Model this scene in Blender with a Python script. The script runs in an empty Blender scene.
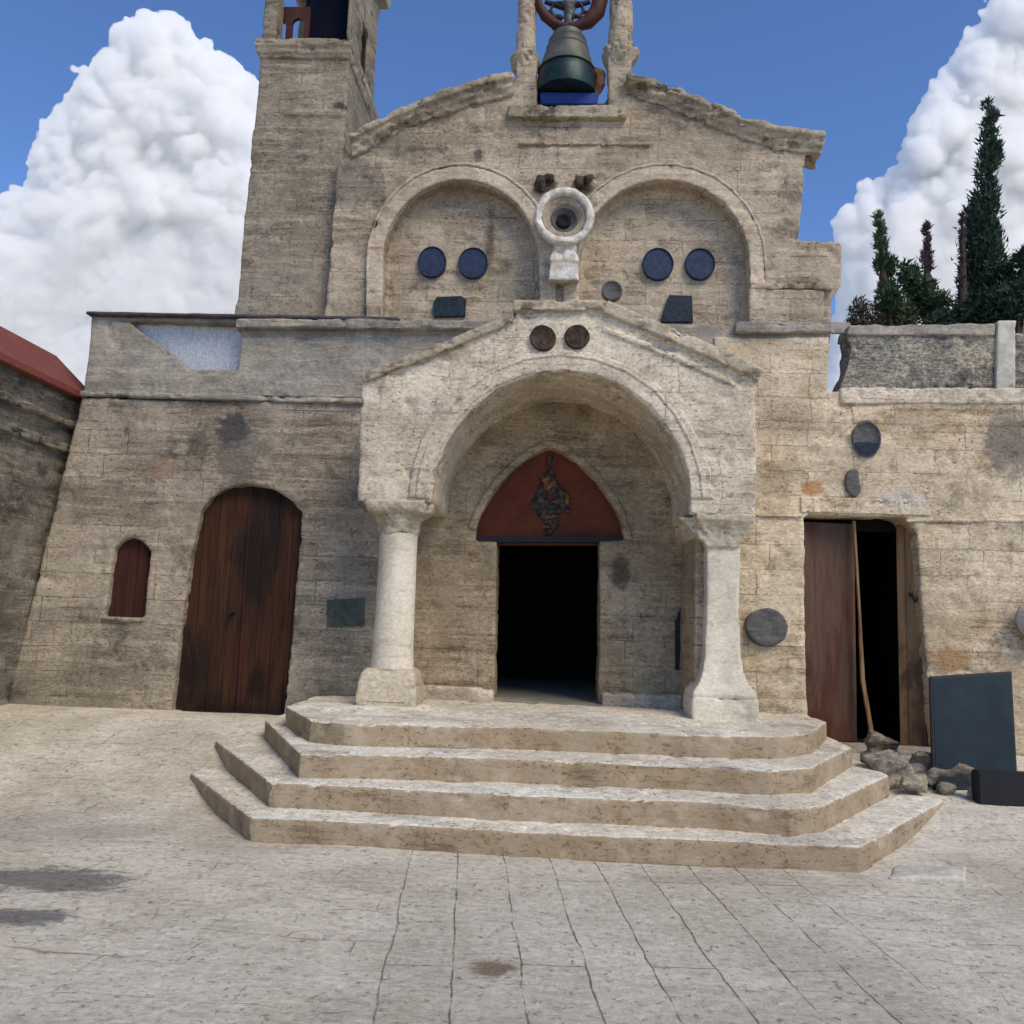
import bpy, bmesh, math, random
import numpy as np
from mathutils import Vector, Matrix
from mathutils.geometry import tessellate_polygon
random.seed(7); rng = np.random.RandomState(11)
R_ = math.radians
scene = bpy.context.scene
col = scene.collection

# ------------------------------------------------------------------ camera model
F = 880.; PITCH = math.atan(108/880); YAW = R_(2.8); ROLL = R_(1.95); HC = 1.7
FW = Vector((-math.sin(YAW)*math.cos(PITCH), math.cos(YAW)*math.cos(PITCH), math.sin(PITCH)))
_r = Vector((math.cos(YAW), math.sin(YAW), 0)); _u = _r.cross(FW)
CR = math.cos(ROLL)*_r + math.sin(ROLL)*_u; CU = math.cos(ROLL)*_u - math.sin(ROLL)*_r
def ray(px, py): return FW + CR*((px-512)/F) + CU*((512-py)/F)
def at(px, py, Y):
    d = ray(px, py); t = Y/d.y; return Vector((d.x*t, Y, HC+d.z*t))
def XZ(px, py, Y):
    p = at(px, py, Y); return (p.x, p.z)
def onz(px, py, z):
    d = ray(px, py); t = (z-HC)/d.z; return Vector((d.x*t, d.y*t, z))
def poly(pts, Y): return [XZ(a, b, Y) for a, b in pts]
cd = bpy.data.cameras.new('camera'); cam = bpy.data.objects.new('camera', cd); col.objects.link(cam)
cam.matrix_world = Matrix(((CR.x, CU.x, -FW.x, 0), (CR.y, CU.y, -FW.y, 0), (CR.z, CU.z, -FW.z, HC), (0, 0, 0, 1)))
cd.sensor_width = 36; cd.lens = 36*F/1024; cd.clip_end = 6000; cd.clip_start = .05
scene.camera = cam

# ------------------------------------------------------------------ noise
def _h(ix, iy, iz, s):
    n = (ix*73856093) ^ (iy*19349663) ^ (iz*83492791) ^ (s*2654435)
    n = (n ^ (n >> 13)) * 1274126177 & 0x7fffffff
    n = (n ^ (n >> 16)) * 668265263 & 0x7fffffff
    return ((n ^ (n >> 15)) & 0xffff)/65535.
def vnoise(P, s=0):
    I = np.floor(P).astype(np.int64); f = P-I; u = f*f*f*(f*(f*6-15)+10)
    out = 0
    for dx in (0, 1):
        wx = u[:, 0] if dx else 1-u[:, 0]
        for dy in (0, 1):
            wy = u[:, 1] if dy else 1-u[:, 1]
            for dz in (0, 1):
                wz = u[:, 2] if dz else 1-u[:, 2]
                out = out + wx*wy*wz*_h(I[:, 0]+dx, I[:, 1]+dy, I[:, 2]+dz, s)
    return out*2-1
def fbm(P, octv=4, s=0):
    o = 0; a = 1; t = 0
    for k in range(octv):
        o = o + a*vnoise(P*(2.03**k)+k*17.3, s+k); t += a; a *= .5
    return o/t

# ------------------------------------------------------------------ mesh helpers
def worldloc(o):
    v = Vector((0, 0, 0))
    while o is not None: v += o.location; o = o.parent
    return v
class MB:
    def __init__(self): self.v = []; self.f = []
    def add(self, vs, fs):
        n = len(self.v); self.v += [tuple(a) for a in vs]; self.f += [tuple(i+n for i in g) for g in fs]; return self
    def prism(self, outer, y0, y1, holes=(), f=None):
        """polygon in (x,z) extruded from y0 to y1; f maps (x,y,z) to world"""
        loops = [outer]+list(holes)
        if f is None: f = lambda x, y, z: (x, y, z)
        tri = tessellate_polygon([[Vector((a, b, 0)) for a, b in L] for L in loops])
        flat = [p for L in loops for p in L]; n = len(flat)
        vs = [f(a, y0, b) for a, b in flat]+[f(a, y1, b) for a, b in flat]
        def area(t): 
            (a, b), (c, d), (e, g) = (flat[i] for i in t); return (c-a)*(g-b)-(e-a)*(d-b)
        fs = []
        for t in tri:
            t = tuple(t)
            if area(t) < 0: t = t[::-1]
            fs.append(t); fs.append(tuple(i+n for i in t[::-1]))
        k = 0
        for li, L in enumerate(loops):
            A = sum(L[i][0]*L[(i+1) % len(L)][1]-L[(i+1) % len(L)][0]*L[i][1] for i in range(len(L)))
            m = len(L)
            for i in range(m):
                a, b = k+i, k+(i+1) % m
                q = (b, a, a+n, b+n)
                if (A > 0) == (li == 0): fs.append(q)
                else: fs.append(q[::-1])
            k += m
        return self.add(vs, fs)
    def plan(self, outer, z0, z1):
        """polygon in (x,y) extruded in z"""
        return self.prism(outer, z0, z1, f=lambda x, y, z: (x, z, y))
    def box(self, x0, x1, y0, y1, z0, z1):
        return self.prism([(x0, z0), (x1, z0), (x1, z1), (x0, z1)], y0, y1)
    def lathe(self, prof, c, n=32, axis='z', sx=1, sy=1):
        """prof: [(r,h)], closed at both ends by r=0 caps"""
        vs = []; fs = []
        for (r, h) in prof:
            for k in range(n):
                a = 2*math.pi*k/n; x, y = r*math.cos(a)*sx, r*math.sin(a)*sy
                if axis == 'z': vs.append((c[0]+x, c[1]+y, c[2]+h))
                elif axis == 'y': vs.append((c[0]+x, c[1]+h, c[2]+y))
                else: vs.append((c[0]+h, c[1]+x, c[2]+y))
        m = len(prof)
        for j in range(m-1):
            for k in range(n):
                a, b = j*n+k, j*n+(k+1) % n; fs.append((a, b, b+n, a+n))
        fs.append(tuple(range(n))[::-1]); fs.append(tuple(range((m-1)*n, m*n)))
        return self.add(vs, fs)
    def sweep(self, pts, rs, n=10):
        """tube through points with radius (or (rx,rz) ) per point"""
        pts = [Vector(p) for p in pts]; vs = []; fs = []
        for i, p in enumerate(pts):
            t = (pts[min(i+1, len(pts)-1)]-pts[max(i-1, 0)]).normalized()
            a = t.orthogonal() if abs(t.y) > .9 else t.cross(Vector((0, 1, 0))); a.normalize(); b = t.cross(a)
            for k in range(n):
                w = 2*math.pi*k/n; vs.append(p+a*(math.cos(w)*rs[i])+b*(math.sin(w)*rs[i]))
        for i in range(len(pts)-1):
            for k in range(n):
                q, r = i*n+k, i*n+(k+1) % n; fs.append((q, r, r+n, q+n))
        fs.append(tuple(range(n))[::-1]); fs.append(tuple(range((len(pts)-1)*n, len(pts)*n)))
        return self.add(vs, fs)
    def square_stack(self, prof, c, rot=0):
        """stack of squares: prof [(hx,hy,z)]"""
        vs = []; fs = []
        for hx, hy, z in prof:
            for sx, sy in ((-1, -1), (1, -1), (1, 1), (-1, 1)): vs.append((c[0]+sx*hx, c[1]+sy*hy, c[2]+z))
        for j in range(len(prof)-1):
            for k in range(4):
                a, b = j*4+k, j*4+(k+1) % 4; fs.append((a, b, b+4, a+4))
        fs.append((3, 2, 1, 0)); e = (len(prof)-1)*4; fs.append((e, e+1, e+2, e+3))
        return self.add(vs, fs)
    def hull(self, c, r, sc, seed):
        g = np.random.RandomState(seed); bm = bmesh.new()
        for _ in range(16):
            d = g.normal(size=3); d /= np.linalg.norm(d); d *= r*(.85+.3*g.rand()); bm.verts.new((c[0]+d[0]*sc[0], c[1]+d[1]*sc[1], c[2]+d[2]*sc[2]))
        q = bmesh.ops.convex_hull(bm, input=bm.verts); bmesh.ops.delete(bm, geom=[v for v in bm.verts if not v.link_faces], context='VERTS')
        bm.verts.index_update(); vs = [tuple(v.co) for v in bm.verts]; fs = [tuple(v.index for v in f.verts) for f in bm.faces]; bm.free()
        return self.add(vs, fs)
    def ico(self, c, r, sub=2, sc=(1, 1, 1)):
        bm = bmesh.new(); bmesh.ops.create_icosphere(bm, subdivisions=sub, radius=1)
        vs = [(c[0]+v.co.x*r*sc[0], c[1]+v.co.y*r*sc[1], c[2]+v.co.z*r*sc[2]) for v in bm.verts]
        fs = [tuple(v.index for v in g.verts) for g in bm.faces]; bm.free()
        return self.add(vs, fs)
    def build(self, name, mat, parent=None, voxel=None, amp=0, freq=3, strata=0, smooth=None, bevel=0, chip=0):
        me = bpy.data.meshes.new(name); me.from_pydata(self.v, [], self.f); me.update()
        if bevel:
            bm = bmesh.new(); bm.from_mesh(me)
            bmesh.ops.remove_doubles(bm, verts=bm.verts, dist=1e-5)
            bmesh.ops.dissolve_limit(bm, angle_limit=.02, verts=bm.verts, edges=bm.edges)
            ed = [e for e in bm.edges if len(e.link_faces) == 2 and e.calc_face_angle(0) > .5]
            bmesh.ops.bevel(bm, geom=ed, offset=bevel, segments=2, affect='EDGES', clamp_overlap=True)
            bm.to_mesh(me); bm.free()
        if voxel:
            t = bpy.data.objects.new('tmp', me); col.objects.link(t)
            m = t.modifiers.new('r', 'REMESH'); m.mode = 'VOXEL'; m.voxel_size = voxel
            dg = bpy.context.evaluated_depsgraph_get()
            m2 = bpy.data.meshes.new_from_object(t.evaluated_get(dg))
            bpy.data.objects.remove(t); bpy.data.meshes.remove(me); me = m2; me.name = name
        if amp or strata or chip:
            n = len(me.vertices); P = np.empty(n*3); me.vertices.foreach_get('co', P); P = P.reshape(-1, 3)
            N = np.empty(n*3); me.vertex_normals.foreach_get('vector', N); N = N.reshape(-1, 3)
            d = amp*fbm(P*freq, 4, 3)
            if strata: d = d + strata*fbm(P*np.array([1.3, 1.3, 11.]), 4, 9)
            if chip:
                c = fbm(P*5.5, 4, 21); d = d - chip*np.clip(c-.18, 0, 1)*3
            P = P+N*d[:, None]
            me.vertices.foreach_set('co', P.ravel()); me.update()
        loc = worldloc(parent) if parent else Vector((0, 0, 0))
        if parent is None:
            n = len(me.vertices); P = np.empty(n*3); me.vertices.foreach_get('co', P); P = P.reshape(-1, 3)
            mn, mx = P.min(0), P.max(0); loc = Vector(((mn[0]+mx[0])/2, (mn[1]+mx[1])/2, mn[2]))
        me.transform(Matrix.Translation(-loc))
        if smooth is None: smooth = bool(voxel)
        if smooth:
            me.shade_smooth()
            if not voxel: 
                try: me.set_sharp_from_angle(angle=R_(40))
                except Exception: pass
        o = bpy.data.objects.new(name, me); col.objects.link(o)
        if isinstance(mat, str): mat = M[mat]
        me.materials.clear(); me.materials.append(mat)
        if parent: o.parent = parent
        else: o.location = loc
        return o
def tag(o, label=None, cat=None, group=None, kind=None):
    if label: o['label'] = label
    if cat: o['category'] = cat
    if group: o['group'] = group
    if kind: o['kind'] = kind
    return o
def empty(name, loc, label, cat, group=None):
    o = bpy.data.objects.new(name, None); col.objects.link(o); o.location = loc
    o.empty_display_size = .3
    return tag(o, label, cat, group)
def arc(cx, cz, rx, rz, a0, a1, n):
    return [(cx+rx*math.cos(R_(a0+(a1-a0)*i/n)), cz+rz*math.sin(R_(a0+(a1-a0)*i/n))) for i in range(n+1)]

# ------------------------------------------------------------------ materials
M = {}
class NT:
    def __init__(s, name):
        s.m = bpy.data.materials.new(name); s.m.use_nodes = True; s.t = s.m.node_tree; s.n = s.t.nodes; s.n.clear()
        s.out = s.n.new('ShaderNodeOutputMaterial'); s.b = s.n.new('ShaderNodeBsdfPrincipled')
        s.t.links.new(s.b.outputs[0], s.out.inputs[0]); s.b.inputs['Specular IOR Level'].default_value = .25
        s.geo = s.n.new('ShaderNodeNewGeometry'); M[name] = s.m
    def l(s, a, b): s.t.links.new(a, b)
    def put(s, inp, v):
        if hasattr(v, 'links') or isinstance(v, bpy.types.NodeSocket): s.l(v, inp)
        elif isinstance(v, (tuple, list)) and len(v) == 3 and inp.type == 'RGBA': inp.default_value = (*v, 1)
        else: inp.default_value = v
    def pos(s, sc=(1, 1, 1), off=(0, 0, 0), rot=(0, 0, 0)):
        m = s.n.new('ShaderNodeMapping'); m.inputs['Scale'].default_value = sc; m.inputs['Location'].default_value = off
        m.inputs['Rotation'].default_value = rot
        s.l(s.geo.outputs['Position'], m.inputs[0]); return m.outputs[0]
    def noise(s, vec, scale, detail=6, rough=.6, dist=0):
        n = s.n.new('ShaderNodeTexNoise'); n.inputs['Scale'].default_value = scale; n.inputs['Detail'].default_value = detail
        n.inputs['Roughness'].default_value = rough; n.inputs['Distortion'].default_value = dist; s.l(vec, n.inputs['Vector']); return n.outputs['Fac']
    def ramp(s, v, a, b, c0=0., c1=1.):
        n = s.n.new('ShaderNodeMapRange'); s.put(n.inputs[0], v); n.inputs[1].default_value = a; n.inputs[2].default_value = b
        n.inputs[3].default_value = c0; n.inputs[4].default_value = c1; n.interpolation_type = 'SMOOTHSTEP'; return n.outputs[0]
    def math(s, op, a, b=0., c=0.):
        n = s.n.new('ShaderNodeMath'); n.operation = op; s.put(n.inputs[0], a); s.put(n.inputs[1], b); s.put(n.inputs[2], c); return n.outputs[0]
    def mix(s, f, a, b, mode='MIX'):
        n = s.n.new('ShaderNodeMix'); n.data_type = 'RGBA'; n.blend_type = mode
        s.put(n.inputs[0], f); s.put(n.inputs[6], a); s.put(n.inputs[7], b); return n.outputs[2]
    def bump(s, h, dist, strength=1., normal=None):
        n = s.n.new('ShaderNodeBump'); n.inputs['Distance'].default_value = dist; n.inputs['Strength'].default_value = strength
        s.l(h, n.inputs['Height']); 
        if normal: s.l(normal, n.inputs['Normal'])
        return n.outputs[0]
    def spot(s, c, rad, nz=None):
        """soft mask around world point, rad=(rx,ry,rz)"""
        v = s.n.new('ShaderNodeVectorMath'); v.operation = 'SUBTRACT'; s.l(s.geo.outputs['Position'], v.inputs[0]); v.inputs[1].default_value = c
        d = s.n.new('ShaderNodeVectorMath'); d.operation = 'DIVIDE'; s.l(v.outputs[0], d.inputs[0]); d.inputs[1].default_value = rad
        l = s.n.new('ShaderNodeVectorMath'); l.operation = 'LENGTH'; s.l(d.outputs[0], l.inputs[0])
        q = l.outputs['Value']
        if nz is not None: q = s.math('ADD', q, s.math('MULTIPLY', s.math('SUBTRACT', nz, .5), 3.2))
        return s.ramp(q, 1.15, .55)
    def fin(s, c, rough=.9, normal=None):
        s.put(s.b.inputs['Base Color'], c); s.put(s.b.inputs['Roughness'], rough)
        if normal: s.l(normal, s.b.inputs['Normal'])
        return s.m

LIME = (.70, .605, .445)
def stone(name, base, second, dark, warm, darkamt=.5, joint=.35, spots=(), lime=.3, row=.30, bw=.62, bumpd=.012, warmamt=.5, riser=None, grain=1.0):
    s = NT(name); p = s.pos()
    n1 = s.noise(p, .9, 6, .66, .3); n2 = s.noise(s.pos(off=(7, 3, 5)), 2.6, 8, .72, .2)
    n3 = s.noise(s.pos(sc=(1, 1, 1.6)), 22, 6, .78); n4 = s.noise(p, 90, 3, .75)
    st = s.noise(s.pos(sc=(1, 1, 11.), off=(3, 9, 2)), 1.1, 10, .74, .35)          # long bedding lines
    st2 = s.noise(s.pos(sc=(1, 1, 4), off=(13, 1, 4)), 6.5, 8, .78, .35)           # short broken streaks
    dr = s.noise(s.pos(sc=(5, 5, .5), off=(1, 2, 8)), 1.0, 7, .68, .2)
    big = s.noise(s.pos(off=(31, 2, 7)), 1.25, 9, .72, .3)
    c = s.mix(s.ramp(n1, .42, .58), tuple(a*.9 for a in base), tuple(min(.8, a*1.06) for a in second))
    c = s.mix(s.math('MULTIPLY', s.ramp(n2, .48, .66), warmamt), c, warm)
    cx = s.n.new('ShaderNodeSeparateXYZ'); s.l(s.geo.outputs['Position'], cx.inputs[0]); cm = s.n.new('ShaderNodeCombineXYZ')
    w1 = s.math('MULTIPLY', s.math('SUBTRACT', s.noise(p, 1.1, 5, .6), .5), .05); w2 = s.math('MULTIPLY', s.math('SUBTRACT', n3, .5), .02)
    s.l(s.math('ADD', s.math('ADD', cx.outputs[0], cx.outputs[1]), w1), cm.inputs[0]); s.l(s.math('ADD', s.math('ADD', cx.outputs[2], w1), w2), cm.inputs[1])
    b = s.n.new('ShaderNodeTexBrick'); s.l(cm.outputs[0], b.inputs['Vector'])
    b.inputs['Color1'].default_value = (0, 0, 0, 1); b.inputs['Color2'].default_value = (1, 1, 1, 1); b.inputs['Mortar'].default_value = (.5, .5, .5, 1)
    b.inputs['Scale'].default_value = 1; b.inputs['Brick Width'].default_value = bw; b.inputs['Row Height'].default_value = row
    b.inputs['Mortar Size'].default_value = .006; b.inputs['Mortar Smooth'].default_value = .35; b.offset = .43; b.squash = .8
    sb = s.n.new('ShaderNodeSeparateColor'); s.l(b.outputs['Color'], sb.inputs[0])
    def gain(c, v):
        cc = s.n.new('ShaderNodeCombineColor')
        for i in range(3): s.l(v, cc.inputs[i])
        return s.mix(1., c, cc.outputs[0], 'MULTIPLY')
    c = s.mix(min(1, joint*1.2), c, gain(c, s.ramp(sb.outputs[0], 0, 1, .80, 1.14)))
    c = s.mix(s.math('MULTIPLY', s.ramp(big, .50, .40), lime), c, LIME)
    zone = s.ramp(s.noise(s.pos(off=(51, 12, 3)), .8, 4, .6, .5), .40, .60, .15, 1.)
    st2 = s.math('ADD', .5, s.math('MULTIPLY', s.math('SUBTRACT', st2, .5), zone)); st = s.math('ADD', .5, s.math('MULTIPLY', s.math('SUBTRACT', st, .5), s.ramp(n2, .38, .6, .3, 1.)))
    c = s.mix(s.math('MULTIPLY', s.ramp(st, .50, .42), .25+.35*lime), c, LIME)
    c = s.mix(s.math('MULTIPLY', s.ramp(st, .545, .63), darkamt*.42), c, dark)
    c = s.mix(s.math('MULTIPLY', s.ramp(st2, .55, .66), darkamt*.5), c, dark)
    c = s.mix(s.math('MULTIPLY', s.ramp(st2, .47, .40), .35*(.4+lime)), c, LIME)
    c = s.mix(s.math('MULTIPLY', s.ramp(dr, .57, .70), darkamt*.4), c, dark)
    c = s.mix(s.math('MULTIPLY', s.ramp(big, .55, .66), darkamt*.95), c, (dark[0]*.7, dark[1]*.7, dark[2]*.72))
    jm = s.math('MULTIPLY', b.outputs['Fac'], s.math('MULTIPLY', s.ramp(n2, .40, .55), s.ramp(n1, .40, .55)))
    c = s.mix(s.math('MULTIPLY', jm, min(1, joint*1.25)), c, (dark[0]*.6, dark[1]*.58, dark[2]*.55))
    for (cc_, rad, colr, amt) in spots:
        c = s.mix(s.math('MULTIPLY', s.spot(cc_, rad, n2), amt), c, colr)
    c = gain(c, s.ramp(n3, .34, .66, 1-.26*grain, 1+.20*grain))
    pit = s.math('MULTIPLY', s.ramp(s.noise(s.pos(sc=(1, 1, 1.8), off=(4, 4, 4)), 20, 7, .84), .57, .63), s.ramp(n2, .40, .58, .1, 1))
    c = s.mix(s.math('MULTIPLY', pit, .7 if joint > .2 else .2), c, (dark[0]*.45, dark[1]*.42, dark[2]*.4))
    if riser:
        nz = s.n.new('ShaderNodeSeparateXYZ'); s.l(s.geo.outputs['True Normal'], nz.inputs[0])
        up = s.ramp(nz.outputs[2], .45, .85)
        c = s.mix(up, s.mix(s.ramp(n2, .3, .7, .75, 1.), c, riser), c)  # stained browner risers, dusty paler treads; light from above partly painted in
    h = s.math('MULTIPLY_ADD', n3, .9, s.math('MULTIPLY', s.ramp(st, .54, .64), -.5)); h = s.math('MULTIPLY_ADD', st2, .9, h)
    h = s.math('SUBTRACT', h, s.math('MULTIPLY', jm, joint*2.)); h = s.math('SUBTRACT', h, s.math('MULTIPLY', pit, .9 if joint > .2 else .2))
    nb = s.bump(h, bumpd); nb = s.bump(n4, .003, 1., nb)
    return s.fin(c, .92, nb)

def pt(px, py, Y): 
    v = at(px, py, Y); return (v.x, v.y, v.z)
DK = (.10, .088, .072)
stone('stone_grey_shaded', (.30, .25, .185), (.37, .31, .235), (.10, .085, .062), (.25, .195, .13), .75, .45, lime=.16, warmamt=.35,
      spots=[(pt(234, 428, 10.6), (.2, .5, .25), (.045, .045, .048), .85), (pt(240, 455, 10.6), (.35, .5, .5), (.09, .085, .08), .5),
             (pt(160, 470, 10.6), (.2, .5, .12), (.3, .2, .12), .6), (pt(75, 680, 10.6), (.9, .5, .4), (.2, .18, .12), .5)])  # grey stone darkened further: shade of the left side is put into albedo
stone('stone_tan', (.58, .455, .295), (.69, .565, .395), (.22, .165, .105), (.42, .275, .14), .55, .4, lime=.35, warmamt=.55,
      spots=[(pt(812, 487, 10.6), (.13, .5, .09), (.42, .2, .06), .9), (pt(950, 660, 10.6), (.3, .5, .16), (.36, .2, .08), .8),
             (pt(1010, 440, 10.6), (.35, .5, .5), (.09, .085, .08), .7), (pt(862, 470, 10.6), (.6, .5, .4), (.46, .37, .25), .4),
             (pt(900, 500, 10.6), (.3, .5, .12), (.6, .55, .47), .7), (pt(790, 420, 10.6), (.5, .5, .3), (.25, .2, .14), .5)])
stone('stone_upper', (.38, .30, .21), (.455, .37, .265), (.10, .085, .066), (.31, .22, .13), .62, .3, lime=.12, warmamt=.5,
      spots=[(pt(352, 175, 11.2), (.4, .5, .5), (.1, .09, .08), .6), (pt(478, 150, 11.2), (.09, .5, .12), (.05, .045, .04), .8),
             (pt(545, 182, 11.2), (.16, .5, .14), (.05, .035, .03), .9), (pt(584, 184, 11.2), (.17, .5, .14), (.06, .04, .025), .9),
             (pt(490, 235, 11.4), (.09, .5, .5), (.09, .07, .055), .7), (pt(400, 140, 11.2), (.8, .5, .25), (.13, .115, .095), .6)])
stone('stone_recess', (.34, .255, .165), (.41, .32, .215), (.085, .068, .05), (.28, .185, .10), .6, .25, lime=.10, warmamt=.6)
stone('stone_porch', (.62, .52, .385), (.71, .61, .465), (.19, .155, .12), (.40, .29, .185), .45, .25, lime=.4, warmamt=.4,
      spots=[(pt(430, 350, 9.4), (.7, .5, .12), (.28, .19, .12), .6), (pt(400, 335, 9.4), (.5, .5, .06), (.3, .2, .13), .6)])
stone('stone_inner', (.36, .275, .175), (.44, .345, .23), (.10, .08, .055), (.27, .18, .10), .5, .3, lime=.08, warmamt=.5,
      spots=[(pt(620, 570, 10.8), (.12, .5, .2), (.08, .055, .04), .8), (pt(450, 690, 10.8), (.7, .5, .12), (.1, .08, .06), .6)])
stone('stone_tower', (.24, .20, .145), (.295, .25, .185), (.085, .078, .068), (.23, .165, .105), .6, .28, lime=.08, warmamt=.35,
      spots=[(pt(333, 94, 11.2), (.12, .6, .08), (.03, .03, .032), .9), (pt(330, 290, 11.2), (.35, .5, .3), (.33, .22, .13), .6), (pt(300, 104, 11.2), (.6, .5, .06), (.13, .09, .06), .7)])  # tower grey also carries the left side's shade in its colour
stone('stone_column', (.62, .56, .44), (.69, .63, .50), (.30, .26, .2), (.5, .40, .28), .25, .0, lime=.3, warmamt=.3, bumpd=.006, grain=.6)
stone('stone_capital', (.50, .42, .30), (.57, .49, .36), (.15, .12, .09), (.36, .25, .15), .5, .0, lime=.3, warmamt=.5, bumpd=.015)
stone('stone_cornice', (.40, .33, .235), (.48, .405, .29), (.075, .062, .048), (.33, .23, .12), .8, .15, lime=.2, warmamt=.6, bumpd=.03)
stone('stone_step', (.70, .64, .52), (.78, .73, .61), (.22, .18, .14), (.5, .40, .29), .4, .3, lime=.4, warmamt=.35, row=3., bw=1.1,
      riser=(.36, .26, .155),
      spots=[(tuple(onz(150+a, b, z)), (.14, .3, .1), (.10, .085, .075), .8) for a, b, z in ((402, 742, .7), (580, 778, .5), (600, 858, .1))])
stone('stone_plaster', (.27, .245, .20), (.33, .30, .25), (.10, .095, .09), (.24, .2, .15), .5, .1, lime=.15, warmamt=.3, bumpd=.006)
stone('stone_rubble', (.19, .18, .155), (.42, .40, .34), (.045, .045, .045), (.26, .2, .13), .8, .1, lime=.75, warmamt=.2, bumpd=.05, grain=2.4)
stone('stone_broken', (.22, .185, .145), (.33, .28, .22), (.07, .06, .05), (.25, .17, .10), .8, 0, lime=.6, warmamt=.5, bumpd=.04, grain=1.3)
stone('stone_arch', (.50, .405, .29), (.58, .48, .35), (.14, .115, .085), (.40, .28, .17), .4, .15, lime=.3, warmamt=.4)
stone('stone_neighbour', (.17, .15, .115), (.22, .195, .15), (.06, .055, .048), (.17, .13, .085), .8, .25, lime=.05, warmamt=.3)  # dark tone includes shade painted in at the left edge
stone('stone_rail', (.24, .22, .185), (.31, .28, .24), (.10, .09, .085), (.3, .24, .17), .6, .1, lime=.2, warmamt=.3, bumpd=.01)

def ground_mat():
    s = NT('ground_stone'); p = s.pos()
    n1 = s.noise(p, .6, 5, .6, .4); n2 = s.noise(s.pos(off=(5, 2, 1)), 3.2, 8, .7, .3); n3 = s.noise(p, 19, 6, .72); n4 = s.noise(p, 90, 3, .7)
    st = s.noise(s.pos(sc=(1, 4.2, 1), off=(2, 7, 0), rot=(0, 0, R_(2))), 2.4, 8, .72, .3)
    c = s.mix(s.ramp(n1, .42, .58), (.61, .555, .43), (.79, .73, .59))
    c = s.mix(s.ramp(n2, .46, .72, 0, .4), c, (.53, .44, .32))
    c = s.mix(s.ramp(st, .5, .7, 0, .5), c, (.36, .325, .26))
    # the strip of long slabs in front of the steps; joints run towards the church
    rot = R_(5.5)
    q = s.pos(rot=(0, 0, -rot)); sx = s.n.new('ShaderNodeSeparateXYZ'); s.l(q, sx.inputs[0])
    wob = s.math('MULTIPLY', s.math('SUBTRACT', s.noise(p, .9, 5, .6), .5), .09)
    cm = s.n.new('ShaderNodeCombineXYZ'); s.l(sx.outputs[1], cm.inputs[0]); s.l(s.math('ADD', sx.outputs[0], wob), cm.inputs[1])
    b = s.n.new('ShaderNodeTexBrick'); s.l(cm.outputs[0], b.inputs['Vector'])
    b.inputs['Color1'].default_value = (0, 0, 0, 1); b.inputs['Color2'].default_value = (1, 1, 1, 1); b.inputs['Mortar'].default_value = (.5, .5, .5, 1)
    b.inputs['Scale'].default_value = 1; b.inputs['Brick Width'].default_value = 2.3; b.inputs['Row Height'].default_value = .33
    b.inputs['Mortar Size'].default_value = .006; b.inputs['Mortar Smooth'].default_value = .7; b.offset = .37
    xm = s.math('MULTIPLY', s.ramp(sx.outputs[0], -.55, -.2), s.ramp(sx.outputs[0], 2.6, 2.1))
    sbc = s.n.new('ShaderNodeSeparateColor'); s.l(b.outputs['Color'], sbc.inputs[0])
    jm = s.math('MULTIPLY', s.math('MULTIPLY', b.outputs['Fac'], xm), s.ramp(n2, .40, .58, .12, 1))
    c = s.mix(s.math('MULTIPLY', xm, .22), c, s.mix(sbc.outputs[0], (.47, .425, .335), (.72, .68, .57)))
    # coarse worn paving elsewhere
    b2 = s.n.new('ShaderNodeTexBrick')
    w2 = s.n.new('ShaderNodeTexNoise'); w2.inputs['Scale'].default_value = 1.1; w2.inputs['Detail'].default_value = 5; s.l(p, w2.inputs['Vector'])
    vm = s.n.new('ShaderNodeVectorMath'); vm.operation = 'MULTIPLY_ADD'; s.l(w2.outputs['Color'], vm.inputs[0]); vm.inputs[1].default_value = (.35, .35, 0); s.l(p, vm.inputs[2])
    s.l(vm.outputs[0], b2.inputs['Vector']); b2.inputs['Scale'].default_value = 1; b2.inputs['Brick Width'].default_value = .8; b2.inputs['Row Height'].default_value = .42
    b2.inputs['Mortar Size'].default_value = .012; b2.inputs['Mortar Smooth'].default_value = .8
    om = s.math('SUBTRACT', 1., xm)
    j2 = s.math('MULTIPLY', s.math('MULTIPLY', b2.outputs['Fac'], om), s.ramp(n2, .45, .62))
    j = s.math('MAXIMUM', jm, s.math('MULTIPLY', j2, .45))
    c = s.mix(s.math('MULTIPLY', j, .85), c, (.16, .13, .095))
    fl = s.noise(s.pos(sc=(1, 2.2, 1), off=(17, 5, 1)), 11, 8, .8, .2)
    c = s.mix(s.ramp(fl, .53, .66, 0, .5), c, (.30, .265, .205)); c = s.mix(s.ramp(fl, .47, .40, 0, .5), c, (.76, .74, .65))
    c = s.mix(s.ramp(s.noise(s.pos(off=(9, 9, 9)), 1.4, 9, .76, .5), .57, .74, 0, .5), c, (.22, .195, .165))
    n5 = s.noise(s.pos(sc=(1, 1.7, 1), off=(3, 1, 2)), 4.2, 9, .8, .8)
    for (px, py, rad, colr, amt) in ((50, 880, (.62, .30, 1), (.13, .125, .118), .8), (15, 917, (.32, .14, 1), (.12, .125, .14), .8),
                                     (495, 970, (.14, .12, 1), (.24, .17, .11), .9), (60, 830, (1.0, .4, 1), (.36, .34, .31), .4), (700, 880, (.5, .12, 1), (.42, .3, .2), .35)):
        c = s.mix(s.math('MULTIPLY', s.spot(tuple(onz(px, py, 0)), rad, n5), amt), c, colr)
    g = s.ramp(n3, .3, .72, .80, 1.13); cc = s.n.new('ShaderNodeCombineColor')
    for i in range(3): s.l(g, cc.inputs[i])
    c = s.mix(1., c, cc.outputs[0], 'MULTIPLY')
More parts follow.
